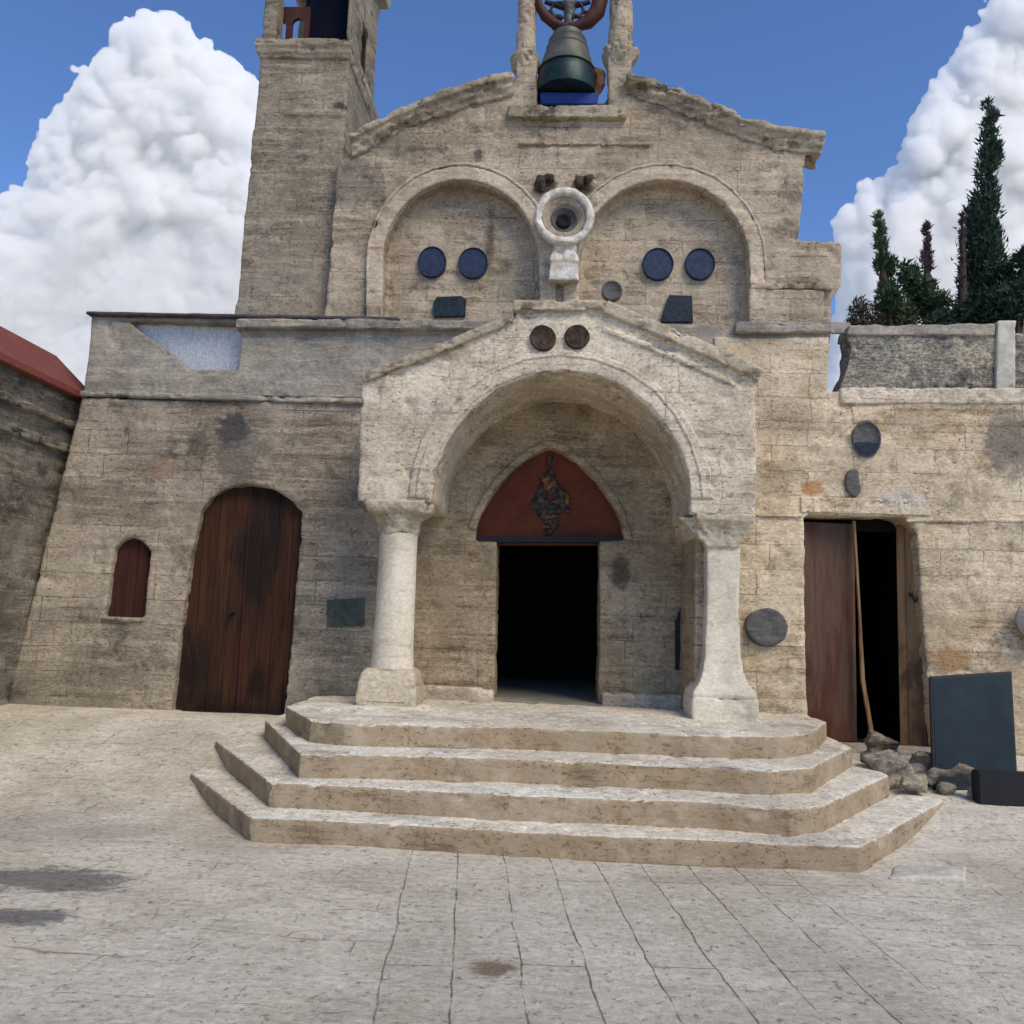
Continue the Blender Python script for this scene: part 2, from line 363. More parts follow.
    pit = s.ramp(s.noise(s.pos(off=(4, 4, 4)), 17, 8, .85), .57, .64)
    c = s.mix(s.math('MULTIPLY', pit, .6), c, (.20, .165, .12))
    h = s.math('MULTIPLY_ADD', n3, .7, s.math('MULTIPLY', st, 1.0)); h = s.math('MULTIPLY_ADD', fl, 1.3, h); h = s.math('SUBTRACT', h, s.math('MULTIPLY', j, 1.4)); h = s.math('SUBTRACT', h, s.math('MULTIPLY', pit, .5))
    return s.fin(c, .88, s.bump(n4, .003, 1., s.bump(h, .014)))
ground_mat()

def simple(name, c, rough=.6, metal=0, var=.25, scale=6, c2=None, bumpd=.003, sc=(1, 1, 1), spec=.3, detail=6):
    s = NT(name); n = s.noise(s.pos(sc=sc), scale, detail, .65, .3); n2 = s.noise(s.pos(), 45, 4, .7)
    c2 = c2 or tuple(a*(1-var) for a in c)
    k = s.mix(s.ramp(n, .35, .66), c, c2); g = s.ramp(n2, .3, .7, .86, 1.1); cc = s.n.new('ShaderNodeCombineColor')
    for i in range(3): s.l(g, cc.inputs[i])
    k = s.mix(1., k, cc.outputs[0], 'MULTIPLY')
    s.b.inputs['Metallic'].default_value = metal; s.b.inputs['Specular IOR Level'].default_value = spec
    return s.fin(k, rough, s.bump(s.math('ADD', n, n2), bumpd))
def wood(name, a, b, c3, plank=.14, rough=.6):
    s = NT(name); p = s.pos(sc=(9, 9, .5)); n = s.noise(p, 1.6, 8, .7, .6); n2 = s.noise(s.pos(sc=(1, 1, .35)), 1.6, 6, .65, .5); n3 = s.noise(s.pos(sc=(30, 30, 1.4)), 2, 5, .7)
    c = s.mix(s.ramp(n, .35, .65), a, b); c = s.mix(s.ramp(n2, .46, .60, 0, .9), c, c3)
    sx = s.n.new('ShaderNodeSeparateXYZ'); s.l(s.geo.outputs['Position'], sx.inputs[0])
    fr = s.math('FRACT', s.math('DIVIDE', sx.outputs[0], plank)); e = s.math('ABSOLUTE', s.math('SUBTRACT', fr, .5)); jm = s.ramp(e, .455, .492)
    c = s.mix(s.math('MULTIPLY', jm, .3), c, (.008, .005, .004))
    g = s.ramp(n3, .3, .7, .75, 1.2); cc = s.n.new('ShaderNodeCombineColor')
    for i in range(3): s.l(g, cc.inputs[i])
    c = s.mix(1., c, cc.outputs[0], 'MULTIPLY')
    return s.fin(c, rough, s.bump(s.math('SUBTRACT', n3, s.math('MULTIPLY', jm, 2.)), .004))
wood('wood_door', (.030, .011, .005), (.065, .024, .008), (.010, .005, .004), .19, .75)
wood('wood_shutter', (.045, .013, .009), (.06, .018, .011), (.016, .007, .006), .12, .7)
wood('wood_leaf', (.075, .04, .025), (.11, .06, .036), (.07, .018, .009), .9)
wood('wood_leaf_warm', (.24, .14, .065), (.31, .18, .085), (.09, .05, .028), .17)
wood('wood_yoke', (.045, .014, .011), (.075, .02, .014), (.02, .01, .009), .6)
simple('tympanum_red', (.15, .034, .015), .75, var=.3, scale=4, bumpd=.004)
simple('black_iron', (.014, .014, .017), .6, var=.3)
simple('dark_board', (.010, .019, .027), .6, c2=(.016, .030, .038), scale=1.6, bumpd=.001, spec=.12)
simple('blue_glass', (.015, .026, .065), .45, c2=(.028, .045, .085), scale=14, spec=.2, bumpd=.006)
simple('blue_glass_dark', (.008, .015, .026), .5, c2=(.022, .034, .05), scale=14, spec=.2, bumpd=.006)
simple('blue_paint', (.018, .05, .24), .5, var=.35)
simple('white_paint', (.74, .72, .65), .6, c2=(.50, .43, .33), scale=9, bumpd=.006)
simple('bowl_brown', (.40, .34, .26), .8, c2=(.24, .18, .12), scale=12, bumpd=.01)
simple('bell_bronze', (.075, .085, .072), .55, .35, c2=(.13, .125, .10), scale=6)
simple('bell_dark', (.016, .03, .032), .4, .5, c2=(.025, .05, .045), scale=6)
simple('rust', (.10, .045, .025), .8, c2=(.17, .085, .04), scale=10, bumpd=.01)
simple('stone_disc', (.085, .085, .082), .85, c2=(.14, .135, .125), scale=5, sc=(1, 1, 4), bumpd=.008)
simple('green_plaque', (.045, .062, .052), .6, c2=(.09, .105, .085), scale=12, bumpd=.012)
simple('gold_dull', (.26, .13, .035), .5, .3, c2=(.12, .06, .03), scale=16, bumpd=.01)
simple('relief_dark', (.02, .018, .022), .6, c2=(.11, .08, .06), scale=14, bumpd=.01)
simple('hole_brown', (.035, .024, .018), .95, c2=(.10, .07, .05), scale=12, bumpd=.02)
simple('roof_tile', (.23, .062, .04), .85, c2=(.17, .05, .036), scale=3, sc=(1, 1, 1), bumpd=.01)
simple('belfry_shade', (.006, .009, .02), .9, var=.3, spec=.05)
simple('interior', (.012, .011, .010), .95, var=.3)  # near-black colour carries the darkness seen inside the openings
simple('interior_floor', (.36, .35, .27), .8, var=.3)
simple('bark', (.10, .07, .05), .95, c2=(.05, .035, .028), scale=8, sc=(1, 1, .3), bumpd=.02)
simple('leaf_dark', (.035, .065, .035), .8, c2=(.014, .032, .022), scale=3)
simple('leaf_mid', (.075, .11, .045), .8, c2=(.03, .06, .03), scale=3.5)
simple('leaf_purple', (.11, .055, .075), .85, c2=(.045, .05, .035), scale=1.5)
simple('leaf_rust', (.11, .085, .06), .85, c2=(.05, .05, .035), scale=2)
simple('slab_white', (.62, .58, .48), .85, var=.25, bumpd=.01)
simple('lamp_grey', (.36, .33, .28), .7, c2=(.2, .19, .17), scale=8)
simple('rail_iron', (.05, .04, .045), .7, c2=(.10, .09, .09), scale=9)
def screen_mat():
    s = NT('screen'); n = s.noise(s.pos(), 42, 4, .8); n2 = s.noise(s.pos(sc=(3, 3, 1)), 6, 6, .75)
    c = s.mix(s.ramp(n, .42, .6), (.66, .68, .72), (.97, .97, .97)); c = s.mix(s.ramp(n2, .5, .7, 0, .5), c, (.42, .44, .50))
    s.b.inputs['Transmission Weight'].default_value = 0
    s.fin(c, .6); tr = s.n.new('ShaderNodeBsdfTranslucent'); s.put(tr.inputs[0], c); mx = s.n.new('ShaderNodeMixShader'); mx.inputs[0].default_value = .6
    s.l(s.b.outputs[0], mx.inputs[1]); s.l(tr.outputs[0], mx.inputs[2]); s.l(mx.outputs[0], s.out.inputs[0])
screen_mat()
def cloud_mat():
    m = bpy.data.materials.new('cloud_white'); m.use_nodes = True; t = m.node_tree; t.nodes.clear(); M['cloud_white'] = m
    o = t.nodes.new('ShaderNodeOutputMaterial'); v = t.nodes.new('ShaderNodeVolumePrincipled')
    v.inputs['Color'].default_value = (.998, .997, .994, 1); v.inputs['Density'].default_value = .13; v.inputs['Anisotropy'].default_value = .0
    t.links.new(v.outputs[0], o.inputs['Volume'])
cloud_mat()

# ------------------------------------------------------------------ levels
YW = 10.6    # face of the wings
YI = 10.8    # wall inside the porch
YP = 9.4     # porch front
YG = 11.3    # upper facade
Z4 = .75

# ------------------------------------------------------------------ ground
def S(t): t = np.clip(t, 0, 1); return t*t*(3-2*t)
def gh(x, y):
    l = .48*S((y-7.3)/3.1)*S((-x-1.7)/1.2); r = (.2*S((y-7.3)/1.9)+.15*S((y-9.4)/1.0))*S((x-2.2)/1.1)
    return (l+r)*(1-S((y-13)/6))
def ground():
    xs = np.concatenate([[-2500, -900, -300, -120, -50, -25, -14], np.arange(-9, 9.01, .055), [14, 25, 50, 120, 300, 900, 2500]])
    ys = np.concatenate([[-2500, -600, -150, -40, -12, -4, 0, 1.5], np.arange(2.6, 11.01, .055), [12, 14, 18, 26, 50, 120, 300, 900, 3000]])
    X, Y = np.meshgrid(xs, ys); P = np.stack([X.ravel(), Y.ravel(), np.zeros(X.size)], 1)
    z = gh(P[:, 0], P[:, 1]); near = (np.abs(P[:, 0]) < 9) & (P[:, 1] > 2.5) & (P[:, 1] < 11.1)
    z = z+np.where(near, .014*fbm(P*1.4, 3, 5)+.008*fbm(P*np.array([3, 9, 1]), 4, 6), 0)
    P[:, 2] = z; nx, ny = len(xs), len(ys)
    fs = [(j*nx+i, j*nx+i+1, (j+1)*nx+i+1, (j+1)*nx+i) for j in range(ny-1) for i in range(nx-1)]
    me = bpy.data.meshes.new('ground'); me.from_pydata(P.tolist(), [], fs); me.shade_smooth()
    o = bpy.data.objects.new('ground', me); col.objects.link(o); me.materials.append(M['ground_stone']); tag(o, kind='structure')
ground()

# ------------------------------------------------------------------ steps
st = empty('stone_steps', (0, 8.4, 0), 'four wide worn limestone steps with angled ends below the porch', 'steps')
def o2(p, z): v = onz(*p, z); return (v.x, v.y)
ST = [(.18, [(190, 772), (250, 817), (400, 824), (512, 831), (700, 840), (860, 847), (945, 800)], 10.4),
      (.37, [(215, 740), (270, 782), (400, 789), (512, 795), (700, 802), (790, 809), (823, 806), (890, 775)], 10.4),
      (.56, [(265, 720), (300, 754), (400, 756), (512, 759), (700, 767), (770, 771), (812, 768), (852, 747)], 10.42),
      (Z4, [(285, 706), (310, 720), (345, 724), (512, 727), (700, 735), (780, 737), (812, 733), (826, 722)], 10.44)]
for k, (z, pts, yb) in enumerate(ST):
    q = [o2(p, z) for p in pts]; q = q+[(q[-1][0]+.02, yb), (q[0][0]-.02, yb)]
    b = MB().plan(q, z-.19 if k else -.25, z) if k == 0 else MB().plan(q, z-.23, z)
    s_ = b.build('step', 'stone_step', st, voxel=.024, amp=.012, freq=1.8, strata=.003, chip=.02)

# ------------------------------------------------------------------ church
ch = empty('church', (0, YW, .0), 'old sandstone church with gabled front, arched porch and square bell tower', 'church')
def part(b, name, mat, parent=None, **k): return b.build(name, mat, parent or ch, **k)

# wing wall (left and right of the porch) with the openings cut through
doorL = [(169, 716), (179, 640), (190, 560), (200, 512), (210, 498), (226, 488), (248, 484), (272, 489), (290, 501), (300, 515), (298, 560), (291, 640), (282, 718)]
winL = [(104, 618), (110, 575), (114, 548), (121, 541), (131, 538), (142, 542), (149, 551), (147, 580), (143, 618)]
doorR = [(809, 760), (805, 640), (804, 515), (905, 516), (917, 530), (924, 640), (934, 764)]
wl_out = poly([(-6, 735), (9, 690), (42, 560), (81, 398)], YW)+[(-2.0, XZ(362, 402, YW)[1]), (-2.0, -.3)]
wl_out[0] = (wl_out[0][0], -.3)
holes = []
dl = poly(doorL, YW); dl[0] = (dl[0][0], -.1); dl[-1] = (dl[-1][0], -.1)
b = MB().prism([wl_out[0]]+[(-4.52, -.3)]+[(x, max(z, -.3) if i not in (0,) else -.3) for i, (x, z) in enumerate(dl)][0:0]+wl_out[-1:]+wl_out[-2:-1]+wl_out[-3:0:-1][::1], YW, YW+.5,
               holes=[[(x, z) if i not in (0, len(dl)-1) else (x, .3) for i, (x, z) in enumerate(dl)], poly(winL, YW)])
part(b, 'wall', 'stone_grey_shaded', voxel=.03, amp=.022, freq=1.6, strata=.012, chip=.02)
# right wing
zt = XZ(900, 392, YW)[1]
dr = poly(doorR, YW); dr = [(x, z) for x, z in dr]; dr[0] = (dr[0][0], .36); dr[-1] = (dr[-1][0], .36)
b = MB().prism([(1.95, -.3), (7.6, -.3), (7.6, zt), (1.95, zt)], YW, YW+.5, holes=[dr])
part(b, 'wall', 'stone_tan', voxel=.03, amp=.022, freq=1.6, strata=.014, chip=.03)
# ledges on the wings
def ledge(p0, p1, Y, h, d, name='ledge', mat='stone_cornice', back=.1, **k):
    (x0, z0), (x1, z1) = XZ(*p0, Y), XZ(*p1, Y)
    b = MB().prism([(x0, z0-h), (x1, z1-h), (x1, z1), (x0, z0)], Y-d, Y+back)
    kk = dict(voxel=.022, amp=.015, freq=4, chip=.03, strata=.006); kk.update(k)
    return part(b, name, mat, **kk)
ledge((81, 391), (364, 399), YW, .07, .05, mat='stone_plaster')
ledge((840, 388), (1150, 388), YW, .2, .03, mat='stone_porch')
# parapet above the wings, with the opening that the screen fills
zb = XZ(300, 396, YW)[1]
hole = poly([(125, 320), (240, 323), (238, 370), (188, 369), (165, 348)], YW+.02)
b = MB().prism([XZ(82, 394, YW), (-1.95, zb-.0), (-1.95, 4.8), (1.95, 4.8), (1.95, zb-.12), (3.28, zb-.12), XZ(829, 325, YW), XZ(600, 322, YW), XZ(90, 315, YW)], YW+.03, YW+.33, holes=[hole[::-1]])
part(b, 'parapet', 'stone_plaster', voxel=.026, amp=.014, freq=2, strata=.004, chip=.02)
b = MB().prism([(1.9, zb-.3), (3.27, zb-.3), XZ(829, 337, YW), XZ(740, 337, YW), (1.9, XZ(740, 337, YW)[1])], YW-.01, YW+.2)
part(b, 'wall', 'stone_tan', voxel=.028, amp=.02, freq=1.6, strata=.014)
ledge((88, 312), (400, 318), YW, .05, .05, 'coping', 'rail_iron', back=.3, chip=.0, amp=.006)
ledge((236, 320), (520, 322), YW, .12, .07, 'coping', 'stone_rail', back=.28)
ledge((735, 323), (831, 323), YW, .14, .07, 'coping', 'stone_rail', back=.34)
sc_ = MB().prism(poly([(118, 314), (244, 318), (242, 376), (180, 376)], YW+.2), YW+.19, YW+.205).build('screen', 'screen', ch)

# wall inside the porch with pointed tympanum and doorway
tymp = [(475, 541)]+[(476, 530), (481, 515), (490, 498), (502, 482), (518, 466), (534, 454), (549, 447), (562, 452), (580, 465), (597, 482), (610, 500), (620, 520), (625, 541)]
dw = [(600, 541), (599, 640), (598, 716), (494, 716), (495, 640), (497, 541)]
hl = poly(tymp, YI)+poly(dw, YI)
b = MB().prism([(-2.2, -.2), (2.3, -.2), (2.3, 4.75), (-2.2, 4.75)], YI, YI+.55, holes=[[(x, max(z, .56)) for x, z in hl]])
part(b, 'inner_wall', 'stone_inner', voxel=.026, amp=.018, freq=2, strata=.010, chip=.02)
ty = MB().prism(poly([(470, 545), (478, 500), (549, 436), (622, 500), (632, 545)], YI+.12), YI+.16, YI+.24).build('tympanum', 'tympanum_red', ch)
MB().prism(poly([(474, 536), (626, 536), (626, 542), (474, 542)], YI), YI+.03, YI+.40).build('lintel', 'black_iron', ch, bevel=.005)
# relief figure on the tympanum: an ornate gilded bracket of curled leaves
b = MB()
for (px, py, r, sc) in ((549, 482, .13, (.85, .5, 1.25)), (541, 500, .10, (.9, .55, 1.3)), (560, 500, .10, (.9, .55, 1.3)), (549, 512, .11, (1.2, .6, .9)), (551, 522, .085, (1, .55, 1.1)), (548, 531, .05, (1, .6, 1.3)), (549, 464, .05, (.7, .5, 2.0)), (534, 505, .05, (1, .5, 1.2)), (567, 510, .05, (1.2, .5, 1))):
    b.ico(at(px, py, YI+.15), r, 3, sc)
rl = b.build('relief', 'relief_dark', ty, voxel=.012, amp=.06, freq=16)
for (px, py, r, sc) in ((549, 483, .075, (1, .5, 1.2)), (551, 516, .06, (1.3, .5, .6)), (545, 527, .045, (1.2, .5, .6)), (566, 499, .05, (.8, .5, 1.5))):
    MB().ico(at(px, py, YI+.10), r, 3, sc).build('gilding', 'gold_dull', ty, voxel=.01, amp=.04, freq=20)
# pointed archivolt, plinths
def band(pts, Y, w, d, name, mat, parent=None, back=.05, inner=None, **k):
    """moulded band following a polyline (px), offset outward by w metres"""
    P = [Vector(XZ(*p, Y)) for p in pts]; out = []
    for i, p in enumerate(P):
        t = (P[min(i+1, len(P)-1)]-P[max(i-1, 0)]).normalized(); n = Vector((-t.y, t.x)); out.append(p+n*w)
    b = MB().prism([tuple(p) for p in P]+[tuple(p) for p in out[::-1]], Y-d, Y+back)
    kk = dict(voxel=.02, amp=.01, freq=4, chip=.02, strata=.005); kk.update(k)
    return part(b, name, mat, parent, **kk)
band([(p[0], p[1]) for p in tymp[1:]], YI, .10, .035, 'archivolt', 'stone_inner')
for (a, c_) in (((408, 700), (494, 700)), ((601, 700), (700, 700))):
    (x0, z), (x1, _) = XZ(*a, YI), XZ(*c_, YI)
    part(MB().box(x0, x1, YI-.12, YI+.1, .6, Z4+.13), 'plinth', 'stone_porch', voxel=.022, amp=.01, freq=4, chip=.02)
# narrow slit window in the porch
MB().prism(poly([(675, 670), (675, 622), (681, 606), (688, 622), (688, 670)], YI-.01), YI-.035, YI+.01).build('window', 'blue_glass_dark', ch, bevel=.004)

# porch: vaulted block with round arch
cx, cz = XZ(560, 503, YP); r = XZ(690, 503, YP)[0]-cx
xl, xr = XZ(362, 420, YP)[0], XZ(756, 430, YP)[0]
top = poly([(362, 376), (400, 362), (440, 346), (480, 330), (515, 316), (515, 305), (601, 305), (640, 322), (680, 339), (720, 356), (756, 375)], YP)
outer = [(xl, cz-.03)]+[(cx-r, cz-.03)]+arc(cx, cz, -r, XZ(560, 372, YP)[1]-cz, 0, 180, 40)+[(cx+r, cz-.08), (xr, cz-.08)]+top[::-1]
porch = part(MB().prism(outer, YP, YI+.02), 'porch', 'stone_porch', voxel=.026, amp=.02, freq=2, strata=.012, chip=.03)
# voussoir ring, raking cornice, peak ledge
band([(430, 500), (433, 475), (441, 450), (455, 425), (474, 403), (498, 386), (527, 375), (560, 371), (593, 375), (622, 386), (647, 404), (666, 426), (680, 450), (688, 475), (690, 500)], YP, .25, .02, 'archivolt', 'stone_porch', porch, back=.02)
band([(419, 498), (423, 470), (432, 443), (447, 416), (468, 391), (495, 373), (527, 361), (560, 357), (593, 361), (625, 373), (652, 391), (673, 415), (688, 443), (697, 470), (701, 498)], YP, .05, .034, 'archivolt', 'stone_porch', porch, back=.02)
band([(364, 384), (400, 370), (440, 354), (480, 338), (514, 324)], YP, .11, .06, 'cornice', 'stone_cornice', porch, back=.2, chip=.05)
band([(602, 314), (640, 330), (680, 347), (720, 364), (757, 383)], YP, .15, .07, 'cornice', 'stone_capital', porch, back=.2, chip=.06)
band([(601, 332), (640, 346), (680, 363), (735, 388)], YP, .07, .03, 'moulding', 'stone_porch', porch, back=.1)
band([(513, 312), (603, 312)], YP, .12, .07, 'cornice', 'stone_capital', porch, back=.25, chip=.05)
for (px, py, ra) in ((543, 338, 12), (577, 337, 11.5)):
    c = at(px, py, YP-.02); rr = ra/(F/YP)
    o = MB().lathe([(rr*.1, .0), (rr*.9, -.02), (rr*1.0, -.03), (rr*1.12, -.02), (rr*1.12, .05)][::-1], (c.x, c.y, c.z), 24, 'y').build('round_window', 'hole_brown', porch, voxel=.009, amp=.012, freq=14)

# columns
def column_round():
    x, _ = XZ(395, 600, YP+.25); y = YP+.28
    c = (x, y, 0); root = MB()
    zt_ = cz-.03
    sh = MB().lathe([(.245, Z4+.36), (.235, Z4+.42), (.222, Z4+.6), (.215, 1.7), (.212, 2.1), (.213, zt_-.33)], c, 32)
    col_ = part(sh, 'column', 'stone_column', voxel=.02, amp=.006, freq=3, chip=.006)
    part(MB().square_stack([(.31, .31, Z4-.04), (.32, .32, Z4+.05), (.31, .31, Z4+.22), (.285, .285, Z4+.33), (.25, .25, Z4+.39)], c), 'base', 'stone_capital', col_, voxel=.02, amp=.012, freq=5, chip=.03)
    b = MB().lathe([(.21, zt_-.36), (.23, zt_-.32), (.225, zt_-.28), (.25, zt_-.2), (.29, zt_-.1)], c, 28)
    b.square_stack([(.24, .24, zt_-.16), (.31, .31, zt_-.1), (.33, .33, zt_-.03), (.33, .33, zt_+.01)], c)
    b.ico((x+.26, y-.1, zt_-.06), .11, 2, (1.3, 1, .8))
    part(b, 'capital', 'stone_capital', col_, voxel=.016, amp=.035, freq=9, chip=.05)
column_round()
def pier_right():
    x, _ = XZ(722, 600, YP+.2); y = YP+.3; zt_ = cz-.08; c = (x, y, 0)
    # chamfered shaft with a wide flared foot
    prof = [(.33, Z4+.20), (.335, Z4+.26), (.26, Z4+.36), (.215, Z4+.48), (.19, Z4+.66), (.18, Z4+.9), (.175, 2.0), (.18, zt_-.32)]
    col_ = part(MB().square_stack([(a, a*.9, z) for a, z in prof], c), 'column', 'stone_column', voxel=.02, amp=.006, freq=3, chip=.008)
    part(MB().square_stack([(.34, .31, Z4-.04), (.35, .32, Z4+.1), (.34, .31, Z4+.22)], c), 'base', 'stone_column', col_, voxel=.02, amp=.008, freq=5, chip=.02)
    b = MB().square_stack([(.19, .19, zt_-.34), (.2, .2, zt_-.28), (.2, .2, zt_-.22), (.27, .26, zt_-.1), (.31, .3, zt_-.05), (.31, .3, zt_+.01)], c)
    b.prism([(x-.5, zt_-.02), (x-.16, zt_-.34), (x-.1, zt_-.02)], y-.2, y+.2)
    part(b, 'capital', 'stone_capital', col_, voxel=.016, amp=.025, freq=9, chip=.05)
    # engaged square pier behind the shaft
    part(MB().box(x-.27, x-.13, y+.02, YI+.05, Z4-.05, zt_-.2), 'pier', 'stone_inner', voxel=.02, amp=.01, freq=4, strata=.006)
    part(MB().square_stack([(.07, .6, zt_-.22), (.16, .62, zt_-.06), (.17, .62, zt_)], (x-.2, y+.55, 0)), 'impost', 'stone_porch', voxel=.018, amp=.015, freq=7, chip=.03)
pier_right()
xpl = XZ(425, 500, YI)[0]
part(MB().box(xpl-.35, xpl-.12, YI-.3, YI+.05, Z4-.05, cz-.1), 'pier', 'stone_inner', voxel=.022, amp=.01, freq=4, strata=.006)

# upper facade with two blind arches and bellcote
YR = YG+.24
g_out = [(322, 335), (326, 300), (337, 165), (340, 158), (352, 152), (386, 132), (430, 112), (470, 98), (510, 86), (511, 84), (516, 80), (516, 60), (537, 60), (537, 110), (608, 110), (608, 55), (632, 55), (632, 78), (636, 88), (680, 100), (720, 116), (770, 138), (806, 146), (799, 240), (842, 241), (842, 284), (836, 292), (832, 300), (830, 345)]
def blind(cxp, r_, cy, bot, ry=None):
    ry = ry or r_
    return [(cxp-r_, bot)]+[(cxp-r_*math.cos(R_(t)), cy-ry*math.sin(R_(t))) for t in range(0, 181, 9)]+[(cxp+r_, bot)]
bl = blind(461, 77, 262, 330, 80); br = blind(664, 84, 264, 330, 82)
go = poly(g_out, YG)
b = MB().prism(go, YG, YG+.26, holes=[poly(bl, YG), poly(br, YG)])
b.prism(poly([(330, 340), (343, 165), (480, 110), (512, 92), (640, 92), (790, 150), (792, 340)], YG), YG+.24, YG+.5)
wl = part(b, 'gable_wall', 'stone_upper', voxel=.028, amp=.022, freq=1.8, strata=.010, chip=.03)
def arcpx(cxp, r_, cy, ry, bot): return [(cxp-r_, bot), (cxp-r_, (bot+cy)/2)]+[(cxp-r_*math.cos(R_(t)), cy-ry*math.sin(R_(t))) for t in range(0, 181, 12)]+[(cxp+r_, (bot+cy)/2), (cxp+r_, bot)]
band(arcpx(461, 78, 262, 81, 322), YG, .2, .05, 'archivolt', 'stone_arch', back=.03)
band(arcpx(461, 91, 262, 95, 322), YG, .045, .062, 'archivolt', 'stone_arch', back=.03)
band(arcpx(664, 85, 264, 83, 326), YG, .21, .05, 'archivolt', 'stone_arch', back=.03)
band(arcpx(664, 99, 264, 97, 280), YG, .045, .062, 'archivolt', 'stone_arch', back=.03)
# shoulder capital on the right
for p in (((748, 283), (832, 286)),):
    (x0, z0), (x1, z1) = XZ(*p[0], YG), XZ(*p[1], YG)
    part(MB().box(x0, x1, YG-.07, YG+.1, z0-.1, z0), 'impost', 'stone_upper', voxel=.02, amp=.014, freq=5, chip=.04)
    part(MB().prism([(x0, z0-.6), (x1-.12, z0-.6), (x1-.12, z0-.1), (x0, z0-.1)], YG-.045, YG+.1), 'pilaster', 'stone_upper', voxel=.022, amp=.014, freq=3, strata=.01)
# raking cornices on the gable: three stepped courses each
for side in (0, 1):
    line = [(352, 140), (386, 121), (430, 102), (470, 88), (514, 77)] if side == 0 else [(626, 78), (660, 88), (700, 103), (740, 120), (775, 131), (822, 136)]
    P = [Vector(XZ(*p, YG)) for p in line]; b = MB()
    for (o0, o1, d) in ((0, -.10, .16), (-.09, -.19, .10), (-.18, -.28, .05)):
        b.prism([(p.x, p.y+o1) for p in P]+[(p.x, p.y+o0) for p in P[::-1]], YG-d, YG+.35)
    part(b, 'cornice', 'stone_cornice', voxel=.022, amp=.04, freq=6, chip=.09, strata=.02)
# string course and small sunk panel between the arches
for (a, c_, h, d) in (((508, 109), (626, 112), .17, .10), ((519, 142), (650, 142), .05, .035)):
    (x0, z0), (x1, z1) = XZ(*a, YG), XZ(*c_, YG)
    part(MB().box(x0, x1, YG-d, YG+.3, z0-h, z0), 'ledge', 'stone_cornice' if h > .1 else 'stone_upper', voxel=.02, amp=.02, freq=7, chip=.05)
# bellcote: columns, rings and round head above the frame
zl = XZ(525, 52, YG)[1]; zr = XZ(620, 45, YG)[1]; ztop = 10.9
for (pa, pb, z0, nm) in ((516, 536, zl, 0), (609, 634, zr, 1)):
    x0, x1 = XZ(pa, 30, YG)[0], XZ(pb, 30, YG)[0]; xc = (x0+x1)/2; rr = (x1-x0)/2
    c = (xc, YG+.16, 0)
    p_ = part(MB().lathe([(rr*1.02, z0-.02), (rr*.98, z0+.5), (rr*.95, ztop)], c, 24), 'column', 'stone_upper', voxel=.018, amp=.012, freq=5, chip=.03)
    part(MB().lathe([(rr*.9, z0-.30), (rr*1.2, z0-.20), (rr*1.55, z0-.06), (rr*1.5, z0+.02), (rr*1.05, z0+.04)], c, 24), 'base', 'stone_cornice', p_, voxel=.016, amp=.02, freq=8, chip=.05)
    part(MB().square_stack([(rr, rr, ztop-.1), (rr*1.5, rr*1.5, ztop+.08), (rr*1.5, rr*1.5, ztop+.2)], c), 'capital', 'stone_upper', p_, voxel=.02, amp=.015, freq=6)
xa, xb = XZ(510, 30, YG)[0]-.05, XZ(636, 30, YG)[0]+.05; xm = (xa+xb)/2; ri = (xb-xa)/2-.36
b = MB().prism([(xa, ztop+.19)]+[(xm-ri, ztop+.19)]+arc(xm, ztop+.19, -ri, ri, 0, 180, 20)+[(xm+ri, ztop+.19), (xb, ztop+.19), (xb, ztop+.75), (xm, ztop+1.35), (xa, ztop+.75)], YG-.02, YG+.34)
part(b, 'bellcote', 'stone_upper', voxel=.03, amp=.015, freq=3)
# nave behind the gable and terrace roof
xn0, xn1, xmid = XZ(345, 200, YG)[0], XZ(798, 200, YG)[0], XZ(565, 80, YG)[0]
b = MB().prism([(xn0+.05, 4.2), (xn1-.05, 4.2), (xn1-.05, 8.0), (xmid, 9.1), (xn0+.05, 8.0)], YG+.5, 21.)
part(b, 'nave', 'stone_upper')
b = MB().box(-6.0, 7.6, YW+.25, 12.0, 4.05, 4.4); b.box(-6.0, 7.6, 12, 21., 3.9, 4.4)
part(b, 'terrace_roof', 'stone_plaster')
b = MB().box(-6.2, -5.9, YW+.5, 21., -.3, 4.1).box(7.3, 7.6, YW+.5, 21., -.3, 4.1).box(-5.9, 7.3, 20.7, 21., -.3, 4.1)
part(b, 'rear_wall', 'stone_grey_shaded')
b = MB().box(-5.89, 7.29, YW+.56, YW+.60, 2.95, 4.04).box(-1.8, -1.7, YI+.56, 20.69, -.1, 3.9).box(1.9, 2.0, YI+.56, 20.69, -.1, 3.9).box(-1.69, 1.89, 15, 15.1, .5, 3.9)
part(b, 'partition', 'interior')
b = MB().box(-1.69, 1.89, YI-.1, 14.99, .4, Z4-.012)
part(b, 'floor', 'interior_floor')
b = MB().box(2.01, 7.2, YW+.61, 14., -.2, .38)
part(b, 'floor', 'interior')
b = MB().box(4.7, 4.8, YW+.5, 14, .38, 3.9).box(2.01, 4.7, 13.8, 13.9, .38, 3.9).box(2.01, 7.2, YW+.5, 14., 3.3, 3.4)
part(b, 'partition', 'interior')

